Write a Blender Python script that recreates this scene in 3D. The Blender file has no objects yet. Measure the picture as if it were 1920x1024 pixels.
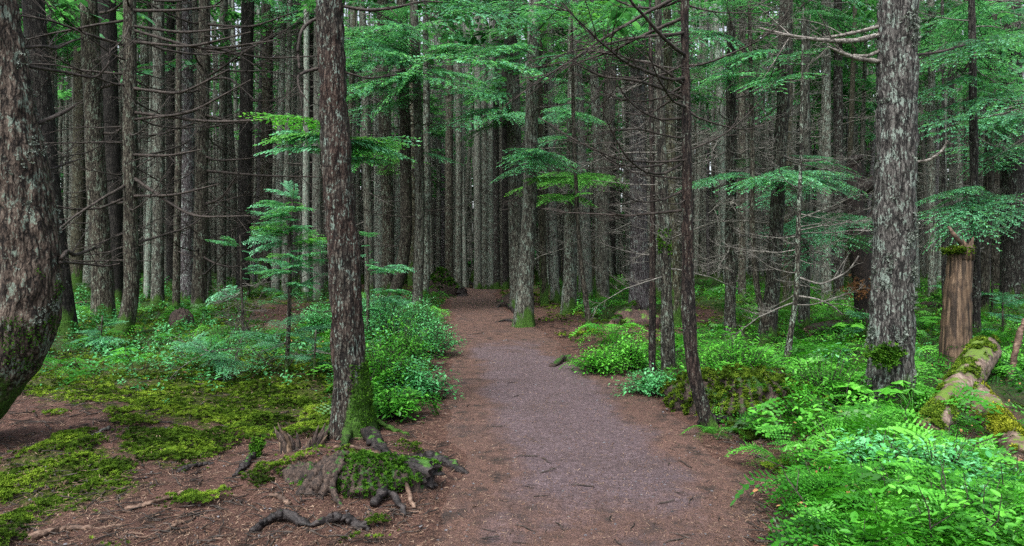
import bpy, math, random
import numpy as np
from mathutils import Vector

# ------------------------------------------------------------------ camera, world, sun, exposure
R = math.radians
SC = bpy.context.scene
COL = SC.collection
F = 1300.0          # focal length in pixels of the 1920 px wide photograph
HZ = 480.0          # row of the horizon
EYE = 1.55
cam_d = bpy.data.cameras.new("camera")
cam_d.sensor_width = 36.0
cam_d.lens = 36.0 * F / 1920.0
cam_d.shift_y = -(512.0 - HZ) / 1920.0
cam_d.clip_start = 0.05
cam_d.clip_end = 2000.0
cam = bpy.data.objects.new("camera", cam_d)
cam.location = (0, 0, EYE)
cam.rotation_euler = (R(90), 0, 0)
COL.objects.link(cam)
SC.camera = cam

SUN_EL, SUN_AZ = 56.0, 208.0
w = bpy.data.worlds.new("World")
SC.world = w
w.use_nodes = True
nt = w.node_tree
nt.nodes.clear()
sky = nt.nodes.new("ShaderNodeTexSky")
sky.sky_type = 'NISHITA'
sky.sun_disc = False
sky.sun_elevation = R(SUN_EL)
sky.sun_rotation = R(SUN_AZ)
sky.dust_density = 4.0
sky.air_density = 1.0
hs = nt.nodes.new("ShaderNodeHueSaturation")
hs.inputs['Saturation'].default_value = 0.45
bg = nt.nodes.new("ShaderNodeBackground")
bg.inputs['Strength'].default_value = 0.115
wo = nt.nodes.new("ShaderNodeOutputWorld")
nt.links.new(sky.outputs[0], hs.inputs['Color'])
nt.links.new(hs.outputs[0], bg.inputs[0])
nt.links.new(bg.outputs[0], wo.inputs[0])
sd = bpy.data.lights.new("sun", 'SUN')
sd.energy = 1.5
sd.angle = R(22)
sd.color = (1.0, 0.98, 0.95)
sun = bpy.data.objects.new("sun", sd)
sun.rotation_euler = (R(90 - SUN_EL), 0, R(180 - SUN_AZ))
COL.objects.link(sun)
SC.view_settings.view_transform = 'Standard'
SC.view_settings.look = 'None'
SC.view_settings.exposure = 1.58
SC.view_settings.gamma = 1.0
SC.render.engine = 'CYCLES'
cy = SC.cycles
cy.max_bounces = 6
cy.diffuse_bounces = 4
cy.glossy_bounces = 2
cy.transmission_bounces = 4
cy.transparent_max_bounces = 4
cy.caustics_reflective = False
cy.caustics_refractive = False
cy.use_denoising = False
cy.sample_clamp_indirect = 6

rng = np.random.default_rng(11)
random.seed(11)

# ------------------------------------------------------------------ numpy noise
def _hash(ix, iy, iz):
    h = (ix.astype(np.int64) * 374761393 + iy.astype(np.int64) * 668265263 + iz.astype(np.int64) * 2147483647) & 0xFFFFFFFF
    h = ((h ^ (h >> 13)) * 1274126177) & 0xFFFFFFFF
    h = ((h ^ (h >> 16)) * 2246822519) & 0xFFFFFFFF
    return ((h ^ (h >> 15)) & 0xFFFFFF) / float(0xFFFFFF)

def noise(x, y, z=None):
    x = np.asarray(x, float); y = np.asarray(y, float)
    z = np.zeros_like(x) if z is None else np.asarray(z, float)
    ix, iy, iz = np.floor(x), np.floor(y), np.floor(z)
    fx, fy, fz = x - ix, y - iy, z - iz
    fx = fx * fx * (3 - 2 * fx); fy = fy * fy * (3 - 2 * fy); fz = fz * fz * (3 - 2 * fz)
    def c(a, b, d): return _hash(ix + a, iy + b, iz + d)
    x00 = c(0,0,0) * (1 - fx) + c(1,0,0) * fx
    x10 = c(0,1,0) * (1 - fx) + c(1,1,0) * fx
    x01 = c(0,0,1) * (1 - fx) + c(1,0,1) * fx
    x11 = c(0,1,1) * (1 - fx) + c(1,1,1) * fx
    y0 = x00 * (1 - fy) + x10 * fy
    y1 = x01 * (1 - fy) + x11 * fy
    return (y0 * (1 - fz) + y1 * fz) * 2 - 1

def fbm(x, y, z=None, o=3):
    s, a = 0, 1.0
    z = np.zeros_like(np.asarray(x, float)) if z is None else z
    for i in range(o):
        s = s + a * noise(x * 2 ** i + 17 * i, y * 2 ** i - 9 * i, z * 2 ** i + 5 * i)
        a *= 0.5
    return s

def smooth(a, b, x):
    t = np.clip((x - a) / (b - a), 0, 1)
    return t * t * (3 - 2 * t)

# ------------------------------------------------------------------ the lie of the land
_PE = np.array([  # row, left edge, right edge of the trail in the photograph
    (1024, 780, 1400), (900, 850, 1415), (820, 835, 1350), (760, 812, 1262), (700, 828, 1165), (660, 842, 1075),
    (620, 848, 1012), (600, 846, 984), (575, 838, 944), (555, 846, 927), (545, 872, 934)], float)
_py = 2015.0 / (_PE[:, 0] - HZ)
_pl = (_PE[:, 1] - 960) / F * _py
_pr = (_PE[:, 2] - 960) / F * _py
_py = np.concatenate([[-6, 2.6], _py, [36, 44, 60, 90]])
_pl = np.concatenate([[-0.9, -0.65], _pl, [-2.6, -5.2, -13, -30]])
_pr = np.concatenate([[1.3, 1.05], _pr, [-1.0, -3.4, -11, -28]])
def path_lr(y): return np.interp(y, _py, _pl), np.interp(y, _py, _pr)
def path_dist(x, y):
    """metres outside the trail (negative inside)"""
    l, r = path_lr(y)
    return np.maximum(l - x, x - r)

def Hbase(x, y):
    x = np.asarray(x, float); y = np.asarray(y, float)
    d = path_dist(x, y)
    off = smooth(0.0, 1.2, d)
    h = off * (0.10 * fbm(x * 0.45 + 3, y * 0.45, o=3) + 0.05)
    h = h + off * 0.22 * fbm(x * 0.09 + 40, y * 0.09 + 7, o=2) * smooth(10, 30, y)
    h = h - 0.9 * smooth(31, 46, y) * np.exp(-((x + 2.5) / 9.0) ** 2)
    # bank of moss on the outside of the bend, mound of the rotten stump, dip under the tree feet
    def blob(cx, cy_, rx, ry, a): return a * np.exp(-((x - cx) / rx) ** 2 - ((y - cy_) / ry) ** 2)
    h = h + blob(-1.25, 4.75, 0.55, 0.55, 0.16) + blob(2.3, 6.9, 0.5, 0.7, 0.28) + blob(-3.2, 5.2, 1.2, 0.7, 0.10)
    h = h + blob(3.2, 17.8, 1.1, 1.0, 0.28) + blob(0.85, 15.7, 0.8, 0.7, 0.10) + blob(-4.6, 13.5, 1.6, 1.2, 0.18)
    h = h + blob(-2.6, 29.0, 1.6, 1.2, 0.25) + blob(4.6, 7.0, 0.8, 1.2, 0.12)
    h = h + blob(-2.3, 8.0, 1.2, 1.2, 0.10)
    return h

def H(x, y):
    x = np.asarray(x, float); y = np.asarray(y, float)
    d = path_dist(x, y)
    m = smooth(-0.1, 0.35, d)
    near = 1 - smooth(14, 22, y)
    h = Hbase(x, y) + m * near * (0.020 * fbm(x * 3.3, y * 3.3, o=3) + 0.010 * fbm(x * 11, y * 11, o=2))
    h = h + (1 - m) * (0.010 * fbm(x * 1.5, y * 1.5, o=2) + 0.005 * near * fbm(x * 5, y * 5, o=2))
    return h

def h1(x, y): return float(H(np.array([x]), np.array([y]))[0])

def G(px, py):
    """ground point seen at a pixel of the photograph"""
    z = 0.0
    for _ in range(12):
        Y = (EYE - z) * F / max(py - HZ, 8.0)
        X = (px - 960) / F * Y
        z = 0.5 * z + 0.5 * h1(X, Y)
    return np.array([X, Y, h1(X, Y)])

def P(px, py, Y): return np.array([(px - 960) / F * Y, Y, EYE + (HZ - py) / F * Y])
def proj(x, y, z):
    y = np.maximum(y, 0.5)
    return 960 + F * x / y, HZ + F * (EYE - z) / y

# ------------------------------------------------------------------ objects
def tag(o, label=None, cat=None, group=None, kind=None):
    if label: o['label'] = label
    if cat: o['category'] = cat
    if group: o['group'] = group
    if kind: o['kind'] = kind
    return o

def empty(name, loc):
    o = bpy.data.objects.new(name, None)
    o.empty_display_size = 0.2
    o.location = [float(v) for v in loc]
    COL.objects.link(o)
    return o

def link(name, me, parent=None, loc=(0, 0, 0), rot=(0, 0, 0), sc=1.0):
    o = bpy.data.objects.new(name, me)
    if parent is not None: o.parent = parent
    o.location = [float(v) for v in loc]
    o.rotation_euler = [float(v) for v in rot]
    o.scale = (sc, sc, sc) if np.isscalar(sc) else [float(v) for v in sc]
    COL.objects.link(o)
    return o

class MB:
    """collects vertices and faces, builds one mesh"""
    def __init__(s): s.v = []; s.q = []; s.t = []; s.n = 0; s.tone = []
    def add(s, v, q=None, t=None, tone=0.5):
        v = np.asarray(v, float).reshape(-1, 3)
        s.v.append(v)
        if q is not None and len(q): s.q.append(np.asarray(q, np.int64) + s.n)
        if t is not None and len(t): s.t.append(np.asarray(t, np.int64) + s.n)
        s.tone.append(np.broadcast_to(np.asarray(tone, float), (len(v),)))
        s.n += len(v)
    def mesh(s, name, mat, smooth_=True):
        me = bpy.data.meshes.new(name)
        v = np.concatenate(s.v)
        q = np.concatenate(s.q) if s.q else np.zeros((0, 4), np.int64)
        t = np.concatenate(s.t) if s.t else np.zeros((0, 3), np.int64)
        me.vertices.add(len(v)); me.vertices.foreach_set('co', v.astype(np.float32).ravel())
        li = np.concatenate([q.ravel(), t.ravel()]).astype(np.int32)
        me.loops.add(len(li)); me.loops.foreach_set('vertex_index', li)
        ls = np.concatenate([np.arange(len(q)) * 4, len(q) * 4 + np.arange(len(t)) * 3]).astype(np.int32)
        me.polygons.add(len(ls)); me.polygons.foreach_set('loop_start', ls)
        me.update(calc_edges=True)
        me.polygons.foreach_set('use_smooth', np.full(len(ls), smooth_, bool))
        a = me.attributes.new('tone', 'FLOAT', 'POINT')
        a.data.foreach_set('value', np.concatenate(s.tone).astype(np.float32))
        me.materials.append(mat)
        return me
    def build(s, name, mat, parent=None, loc=(0, 0, 0), smooth_=True):
        return link(name, s.mesh(name, mat, smooth_), parent, loc)

def unit(v):
    v = np.asarray(v, float)
    return v / (np.linalg.norm(v) + 1e-9)

def tube(mb, pts, rad, n=6, tone=0.5, cap=True):
    pts = np.asarray(pts, float); rad = np.broadcast_to(np.asarray(rad, float), (len(pts),))
    tg = np.gradient(pts, axis=0)
    tg /= np.linalg.norm(tg, axis=1)[:, None] + 1e-9
    up = np.array([0, 0, 1.0]) if abs(tg[:, 2]).mean() < 0.8 else np.array([0, 1.0, 0])
    a = np.cross(tg, up); a /= np.linalg.norm(a, axis=1)[:, None] + 1e-9
    b = np.cross(a, tg)
    th = np.arange(n) / n * 2 * np.pi
    v = pts[:, None, :] + rad[:, None, None] * (np.cos(th)[None, :, None] * a[:, None, :] + np.sin(th)[None, :, None] * b[:, None, :])
    m = len(pts)
    i, j = np.meshgrid(np.arange(m - 1), np.arange(n), indexing='ij')
    q = np.stack([i * n + j, i * n + (j + 1) % n, (i + 1) * n + (j + 1) % n, (i + 1) * n + j], -1).reshape(-1, 4)
    v = v.reshape(-1, 3)
    t = []
    if cap:
        v = np.concatenate([v, pts[:1], pts[-1:]])
        for k in range(n):
            t.append((k, m * n, (k + 1) % n))
            t.append(((m - 1) * n + k, (m - 1) * n + (k + 1) % n, m * n + 1))
    mb.add(v, q, t, tone)

def grid_faces(m, n):
    i, j = np.meshgrid(np.arange(m - 1), np.arange(n - 1), indexing='ij')
    return np.stack([i * n + j, i * n + j + 1, (i + 1) * n + j + 1, (i + 1) * n + j], -1).reshape(-1, 4)

def stamp(mb, tv, tq, mats, offs, tone, tt=None):
    """many copies of one small shape in one mesh"""
    n, k = len(offs), len(tv)
    v = np.einsum('nij,kj->nki', mats, tv) + offs[:, None, :]
    base = (np.arange(n) * k)[:, None, None]
    q = (np.asarray(tq)[None] + base).reshape(-1, 4) if tq is not None and len(tq) else None
    t = (np.asarray(tt)[None] + base).reshape(-1, 3) if tt is not None and len(tt) else None
    tone = np.broadcast_to(np.asarray(tone, float), (n,)) if np.ndim(tone) < 2 else tone
    mb.add(v.reshape(-1, 3), q, t, np.repeat(tone, k) if np.ndim(tone) == 1 else tone.ravel())

def rotz_tilt(n, tilt, sc, r=None):
    r = r or rng
    az = r.uniform(0, 2 * np.pi, n); tx = r.normal(0, tilt, n); ty = r.normal(0, tilt, n)
    ca, sa = np.cos(az), np.sin(az); cx, sx = np.cos(tx), np.sin(tx); cy_, sy = np.cos(ty), np.sin(ty)
    Z = np.zeros(n); O = np.ones(n)
    Rz = np.stack([np.stack([ca, -sa, Z], -1), np.stack([sa, ca, Z], -1), np.stack([Z, Z, O], -1)], 1)
    Rx = np.stack([np.stack([O, Z, Z], -1), np.stack([Z, cx, -sx], -1), np.stack([Z, sx, cx], -1)], 1)
    Ry = np.stack([np.stack([cy_, Z, sy], -1), np.stack([Z, O, Z], -1), np.stack([-sy, Z, cy_], -1)], 1)
    return np.einsum('nij,njk,nkl->nil', Rx, Ry, Rz) * np.asarray(sc).reshape(-1, 1, 1)

# ------------------------------------------------------------------ materials
class NT:
    def __init__(s, name):
        s.m = bpy.data.materials.new(name); s.m.use_nodes = True
        s.t = s.m.node_tree; s.t.nodes.clear()
        s.out = s.t.nodes.new('ShaderNodeOutputMaterial')
    def n(s, typ, **kw):
        nd = s.t.nodes.new('ShaderNode' + typ)
        for k, v in kw.items(): setattr(nd, k, v)
        return nd
    def l(s, a, b): s.t.links.new(a, b)
    def set(s, inp, v):
        if hasattr(v, 'is_output') or hasattr(v, 'links'): s.l(v, inp)
        else: inp.default_value = v
    def coord(s, scale=(1, 1, 1), which='Object'):
        tc = s.n('TexCoord'); mp = s.n('Mapping')
        mp.inputs['Scale'].default_value = scale
        s.l(tc.outputs[which], mp.inputs[0])
        return mp.outputs[0]
    def noise(s, vec, scale, detail=3, rough=0.55):
        nd = s.n('TexNoise'); s.l(vec, nd.inputs['Vector'])
        nd.inputs['Scale'].default_value = scale; nd.inputs['Detail'].default_value = detail
        nd.inputs['Roughness'].default_value = rough
        return nd.outputs[0]
    def voro(s, vec, scale, feature='F1', out=0):
        nd = s.n('TexVoronoi', feature=feature); s.l(vec, nd.inputs['Vector'])
        nd.inputs['Scale'].default_value = scale
        return nd.outputs[out]
    def ramp(s, fac, stops):
        nd = s.n('ValToRGB'); s.l(fac, nd.inputs[0])
        e = nd.color_ramp.elements
        while len(e) < len(stops): e.new(0.5)
        for el, (p, c) in zip(e, stops):
            el.position = p; el.color = (*c, 1) if len(c) == 3 else c
        return nd.outputs[0]
    def step(s, fac, a, b):
        nd = s.n('MapRange', interpolation_type='SMOOTHSTEP'); s.set(nd.inputs[0], fac)
        nd.inputs[1].default_value = a; nd.inputs[2].default_value = b
        return nd.outputs[0]
    def math(s, op, a, b=0.0, c=0.0):
        nd = s.n('Math', operation=op)
        s.set(nd.inputs[0], a); s.set(nd.inputs[1], b); s.set(nd.inputs[2], c)
        return nd.outputs[0]
    def mix(s, fac, a, b, mode='MIX'):
        nd = s.n('Mix', data_type='RGBA', blend_type=mode)
        s.set(nd.inputs[0], fac)
        for i, v in ((6, a), (7, b)):
            if isinstance(v, tuple): nd.inputs[i].default_value = (*v, 1)
            else: s.l(v, nd.inputs[i])
        return nd.outputs[2]
    def attr(s, name):
        nd = s.n('Attribute', attribute_name=name)
        return nd.outputs['Fac']
    def bump(s, h, strength, dist):
        nd = s.n('Bump'); s.l(h, nd.inputs['Height'])
        nd.inputs['Strength'].default_value = strength; nd.inputs['Distance'].default_value = dist
        return nd.outputs[0]
    def bsdf(s, col, rough=0.8, normal=None, spec=0.3):
        b = s.n('BsdfPrincipled')
        if isinstance(col, tuple): b.inputs['Base Color'].default_value = (*col, 1)
        else: s.l(col, b.inputs['Base Color'])
        s.set(b.inputs['Roughness'], rough)
        b.inputs['Specular IOR Level'].default_value = spec
        if normal is not None: s.l(normal, b.inputs['Normal'])
        return b.outputs[0]
    def done(s, sh):
        s.l(sh, s.out.inputs[0]); return s.m

def m_bark(name, dark, mid, pale, lichen=(0.24, 0.29, 0.25), lich=0.5, moss_h=0.5, moss=(0.028, 0.07, 0.008), sx=1.0, side=None, red=0.0, var=0.6):
    """fissured bark: long ridges, cracks, lichen flecks on the ridges, moss climbing from the foot"""
    t = NT(name)
    v = t.coord((1, 1, 0.13)); v3 = t.coord((1, 1, 0.4)); vo = t.coord()
    rnd = t.n('ObjectInfo').outputs['Random']
    ridge = t.noise(v, 34 * sx, 4, 0.62)
    fine = t.noise(v3, 60 * sx, 2, 0.7)
    wv = t.n('VectorMath', operation='ADD'); t.l(t.coord((1, 1, 0.24)), wv.inputs[0])
    nz = t.n('TexNoise'); t.l(vo, nz.inputs['Vector']); nz.inputs['Scale'].default_value = 14 * sx
    sc = t.n('VectorMath', operation='SCALE'); t.l(nz.outputs[1], sc.inputs[0]); sc.inputs['Scale'].default_value = 0.05 / sx
    t.l(sc.outputs[0], wv.inputs[1])
    crack = t.step(t.voro(wv.outputs[0], 24 * sx, 'DISTANCE_TO_EDGE'), 0.0, 0.22)
    h = t.math('ADD', t.math('MULTIPLY', ridge, 0.62), t.math('ADD', t.math('MULTIPLY', crack, 0.12), t.math('MULTIPLY', fine, 0.30)))
    col = t.ramp(h, [(0.43, dark), (0.53, mid), (0.64, pale)])
    if red: col = t.mix(t.math('MULTIPLY', t.step(t.noise(v3, 5, 3), 0.40, 0.62), red), col, t.ramp(h, [(0.42, (0.005, 0.002, 0.0015)), (0.65, (0.06, 0.026, 0.019))]))
    patch = t.math('ADD', t.math('MULTIPLY', t.noise(t.coord((1, 1, 0.65)), 9 * sx, 4, 0.65), 0.45), t.math('ADD', t.math('MULTIPLY', h, 0.35), t.math('MULTIPLY', fine, 0.25)))
    lf = t.step(t.math('ADD', patch, t.math('MULTIPLY', t.math('SUBTRACT', rnd, 0.5), 0.08 * var)), 0.635 - 0.13 * lich, 0.70 - 0.13 * lich)
    lcol = t.mix(t.noise(vo, 25, 2), tuple(c * f for c, f in zip(lichen, (0.5, 0.62, 0.55))), lichen)
    col = t.mix(t.math('MULTIPLY', lf, 0.8), col, lcol)
    tone = t.math('ADD', t.math('MULTIPLY', rnd, var), 1 - var / 2)
    tv = t.n('CombineColor'); [t.l(tone, tv.inputs[i]) for i in range(3)]
    col = t.mix(1.0, col, tv.outputs[0], 'MULTIPLY')
    sep = t.n('SeparateXYZ'); t.l(vo, sep.inputs[0])
    z = sep.outputs[2]
    mz = t.math('ADD', t.math('MULTIPLY', t.noise(v3, 3.2, 5, 0.7), 1.25), t.math('MULTIPLY', fine, 0.22))
    mz = t.math('SUBTRACT', mz, t.math('MULTIPLY', t.math('DIVIDE', z, moss_h), 0.26))
    if side is not None: mz = t.math('ADD', mz, t.math('MULTIPLY', sep.outputs[0], side))
    mf = t.step(mz, 0.52, 0.68)
    mcol = t.ramp(t.noise(vo, 70, 3, 0.7), [(0.3, tuple(c * .4 for c in moss)), (0.5, moss), (0.7, tuple(c * 2.6 for c in moss))])
    col = t.mix(mf, col, mcol)
    nrm = t.bump(h, 1.0, 0.03 / sx ** .5)
    return t.done(t.bsdf(col, 0.85, nrm, 0.25))

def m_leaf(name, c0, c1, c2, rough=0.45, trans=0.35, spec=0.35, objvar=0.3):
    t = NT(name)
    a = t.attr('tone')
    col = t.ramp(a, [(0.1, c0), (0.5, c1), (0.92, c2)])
    rnd = t.n('ObjectInfo').outputs['Random']
    k = t.math('ADD', t.math('MULTIPLY', rnd, objvar), 1 - objvar / 2)
    tv = t.n('CombineColor'); [t.l(k, tv.inputs[i]) for i in range(3)]
    col = t.mix(1.0, col, tv.outputs[0], 'MULTIPLY')
    b = t.bsdf(col, rough, None, spec)
    tr = t.n('BsdfTranslucent')
    t.l(t.mix(1.0, col, (1.15, 1.25, 0.6), 'MULTIPLY'), tr.inputs[0])
    mx = t.n('MixShader'); mx.inputs[0].default_value = trans
    t.l(b, mx.inputs[1]); t.l(tr.outputs[0], mx.inputs[2])
    return t.done(mx.outputs[0])

def m_wood(name, a, b, c, scale=10, moss=None, mossf=0.5, along=(1, 1, 0.15), rough=0.75):
    t = NT(name)
    v = t.coord(along); vo = t.coord()
    g = t.noise(v, scale * 3, 4, 0.65)
    col = t.ramp(g, [(0.3, a), (0.5, b), (0.72, c)])
    blot = t.noise(vo, 6, 3)
    col = t.mix(t.math('MULTIPLY', t.step(blot, 0.5, 0.65), 0.6), col, a)
    col = t.mix(t.math('MULTIPLY', t.step(t.noise(v, scale * 1.1, 3), 0.52, 0.62), 0.75), col, tuple(x * .7 for x in a))
    if moss:
        geo = t.n('NewGeometry'); sep = t.n('SeparateXYZ'); t.l(geo.outputs['Normal'], sep.inputs[0])
        f = t.math('ADD', t.math('MULTIPLY', sep.outputs[2], 0.22), t.noise(vo, 4.5, 4, 0.7))
        mc = t.mix(t.noise(vo, 50, 2), moss, tuple(x * 2.0 for x in moss))
        col = t.mix(t.step(f, 0.78 - 0.4 * mossf, 0.84 - 0.4 * mossf), col, mc)
    return t.done(t.bsdf(col, rough, t.bump(g, 0.8, 0.015), 0.35))

BARK = {
    'brown': m_bark('bark_brown', (0.00666, 0.0056, 0.00385), (0.03404, 0.0288, 0.02079), (0.0962, 0.0896, 0.0693), lichen=(0.20, 0.24, 0.19), lich=0.45, moss_h=0.45),
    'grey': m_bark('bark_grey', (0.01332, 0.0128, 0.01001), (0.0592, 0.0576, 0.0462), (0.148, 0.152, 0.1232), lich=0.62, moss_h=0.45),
    'dark': m_bark('bark_dark', (0.0037, 0.0032, 0.00308), (0.01628, 0.0144, 0.01232), (0.0481, 0.044, 0.0385), lich=0.25, moss_h=0.6),
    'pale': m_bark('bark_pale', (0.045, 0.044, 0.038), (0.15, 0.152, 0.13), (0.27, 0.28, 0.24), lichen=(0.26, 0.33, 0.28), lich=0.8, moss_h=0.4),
    'purple': m_bark('bark_purple', (0.01628, 0.0136, 0.01463), (0.0592, 0.052, 0.05467), (0.111, 0.104, 0.1093), lichen=(0.36, 0.40, 0.38), lich=0.38, moss_h=0.2),
    'mossy': m_bark('bark_mossy', (0.00888, 0.008, 0.00462), (0.04144, 0.0384, 0.02387), (0.0962, 0.092, 0.06006), lich=0.4, moss_h=1.5),
    'left_big': m_bark('bark_old', (0.006, 0.0045, 0.0035), (0.046, 0.034, 0.026), (0.115, 0.092, 0.073), lichen=(0.18, 0.23, 0.195), lich=0.58, moss_h=0.7, sx=1.15, var=0.0),
    'path_tree': m_bark('bark_red', (0.00222, 0.00176, 0.00154), (0.01924, 0.0152, 0.01155), (0.0888, 0.084, 0.0693), lichen=(0.20, 0.26, 0.23), lich=0.50, moss_h=0.30, side=3.6, red=0.55, sx=1.6, var=0.0),
    'slim_dark': m_bark('bark_slim', (0.00222, 0.0016, 0.00154), (0.01332, 0.01, 0.00847), (0.0481, 0.0416, 0.03388), lichen=(0.2, 0.24, 0.2), lich=0.38, moss_h=0.22, red=0.3, sx=1.6, var=0.2),
    'right_big': m_bark('bark_plated', (0.00666, 0.0064, 0.00616), (0.04588, 0.0432, 0.04004), (0.1073, 0.104, 0.09625), lichen=(0.24, 0.29, 0.26), lich=0.60, moss_h=0.3, sx=1.3, var=0.0),
    'slim': m_bark('bark_spotted', (0.00444, 0.004, 0.00308), (0.02516, 0.0224, 0.01694), (0.0814, 0.0784, 0.0616), lichen=(0.24, 0.29, 0.24), lich=0.6, moss_h=0.35, sx=1.4),
}
M_TWIG_D = m_wood('twig_dark', (0.012, 0.009, 0.007), (0.036, 0.028, 0.023), (0.10, 0.085, 0.075), 12, along=(1, 1, 1))
M_TWIG_P = m_wood('twig_pale', (0.06, 0.054, 0.047), (0.145, 0.137, 0.12), (0.28, 0.275, 0.25), 12, along=(1, 1, 1))
M_TWIG_W = m_wood('branch_bleached', (0.05, 0.042, 0.036), (0.19, 0.175, 0.155), (0.40, 0.385, 0.35), 22, along=(1, 1, 1))
M_HEM = m_leaf('hemlock_green', (0.022, 0.11, 0.05), (0.095, 0.34, 0.165), (0.25, 0.64, 0.37), trans=0.45)
M_HEMB = m_leaf('hemlock_bright', (0.035, 0.16, 0.025), (0.10, 0.36, 0.06), (0.21, 0.56, 0.13), trans=0.45)
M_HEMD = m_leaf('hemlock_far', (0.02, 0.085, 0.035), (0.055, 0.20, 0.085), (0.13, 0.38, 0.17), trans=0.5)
M_FERN = m_leaf('fern_green', (0.010, 0.068, 0.005), (0.042, 0.235, 0.014), (0.14, 0.48, 0.055), trans=0.3, objvar=0.6)
M_TEAL = m_leaf('shrub_green', (0.016, 0.10, 0.025), (0.065, 0.31, 0.09), (0.17, 0.54, 0.23), rough=0.4, trans=0.28, spec=0.4)
M_UNDER = m_leaf('undergrowth_green', (0.010, 0.07, 0.005), (0.045, 0.24, 0.014), (0.15, 0.52, 0.055), trans=0.3, spec=0.4)
M_MOSS = m_leaf('moss_green', (0.012, 0.027, 0.002), (0.05, 0.10, 0.007), (0.15, 0.23, 0.02), rough=0.9, trans=0.15, spec=0.1)
M_MOSSD = m_leaf('moss_dark', (0.010, 0.035, 0.003), (0.03, 0.095, 0.007), (0.08, 0.20, 0.015), rough=0.9, trans=0.15, spec=0.1)
M_RUST = m_leaf('dead_needles', (0.10, 0.045, 0.02), (0.22, 0.10, 0.04), (0.36, 0.19, 0.08), rough=0.8, trans=0.2)
M_CHIP = m_leaf('litter_chips', (0.035, 0.02, 0.014), (0.15, 0.085, 0.055), (0.34, 0.25, 0.18), rough=0.8, trans=0.0, spec=0.25)
M_STONE = m_leaf('stone_grey', (0.05, 0.05, 0.055), (0.13, 0.13, 0.145), (0.30, 0.30, 0.32), rough=0.5, trans=0.0, spec=0.4)

LITTER = [(0.33, (0.014, 0.008, 0.007)), (0.46, (0.070, 0.037, 0.029)), (0.55, (0.135, 0.074, 0.057)), (0.67, (0.36, 0.21, 0.155))]
def litter(t, v):
    n1 = t.noise(v, 95, 3, 0.75); n3 = t.noise(v, 240, 2, 0.7); n4 = t.noise(v, 24, 3, 0.7)
    c = t.ramp(t.math('ADD', t.math('ADD', t.math('MULTIPLY', n1, 0.45), t.math('MULTIPLY', n3, 0.30)), t.math('MULTIPLY', n4, 0.25)), LITTER)
    soil = t.ramp(n1, [(0.35, (0.006, 0.0045, 0.004)), (0.65, (0.055, 0.034, 0.027))])
    return t.mix(t.step(t.noise(v, 6, 5, 0.68), 0.48, 0.66), c, soil), n1, n4
def m_ground():
    t = NT('forest_floor')
    v = t.coord()
    lit, n1, n4 = litter(t, v)
    n2 = t.noise(v, 6, 5, 0.68)
    col = lit
    mo = t.ramp(t.noise(v, 70, 3, 0.7), [(0.3, (0.010, 0.015, 0.002)), (0.5, (0.04, 0.058, 0.006)), (0.7, (0.11, 0.14, 0.018))])
    mf = t.step(t.math('ADD', t.attr('moss'), t.math('MULTIPLY', t.math('SUBTRACT', t.noise(v, 7, 6, 0.75), 0.5), 1.9)), 0.40, 0.62)
    col = t.mix(mf, col, mo)
    gr = t.ramp(t.noise(v, 60, 3, 0.7), [(0.35, (0.006, 0.016, 0.003)), (0.65, (0.03, 0.09, 0.012))])
    gf = t.step(t.math('ADD', t.attr('green'), t.math('MULTIPLY', t.math('SUBTRACT', t.noise(v, 5, 4, 0.7), 0.5), 1.3)), 0.35, 0.65)
    col = t.mix(t.math('MULTIPLY', gf, 0.8), col, gr)
    nrm = t.bump(t.math('ADD', n1, t.math('ADD', t.math('MULTIPLY', n2, 0.6), n4)), 1.0, 0.022)
    return t.done(t.bsdf(col, 0.9, nrm, 0.2))

def m_path():
    t = NT('trail_surface')
    v = t.coord()
    lit, n1, n4 = litter(t, v)
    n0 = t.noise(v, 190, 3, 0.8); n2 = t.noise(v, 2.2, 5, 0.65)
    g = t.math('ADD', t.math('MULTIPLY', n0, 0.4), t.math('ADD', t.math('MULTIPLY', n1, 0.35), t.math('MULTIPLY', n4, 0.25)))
    worn_skylit = t.ramp(g, [(0.36, (0.014, 0.009, 0.0105)), (0.46, (0.066, 0.044, 0.048)), (0.55, (0.118, 0.082, 0.090)), (0.67, (0.33, 0.26, 0.275))])  # worn gravel of the trail centre, grey-blue sky light mixed into its colour
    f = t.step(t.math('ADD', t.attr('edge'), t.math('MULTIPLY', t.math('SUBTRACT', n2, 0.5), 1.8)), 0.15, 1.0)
    col = t.mix(f, worn_skylit, lit)
    pinch = t.step(t.noise(v, 1.1, 5, 0.7), 0.48, 0.66)
    col = t.mix(t.math('MULTIPLY', pinch, 0.45), col, t.ramp(n1, [(0.35, (0.015, 0.010, 0.010)), (0.65, (0.10, 0.066, 0.062))]))
    nrm = t.bump(t.math('ADD', g, t.math('MULTIPLY', n2, 0.2)), 1.0, 0.016)
    return t.done(t.bsdf(col, 0.72, nrm, 0.4))

# ------------------------------------------------------------------ ground and trail
def spaced(lo, hi, d0, d1, step, grow, far0, far1):
    a = list(np.arange(d0, d1, step))
    s, x = step, d1
    while x < hi: a.append(x); s *= grow; x += s
    a.append(hi)
    s, x = step, d0
    b = []
    while x > lo: s *= grow; x -= s; b.append(x)
    return np.array(sorted(set(b + a)))

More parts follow.
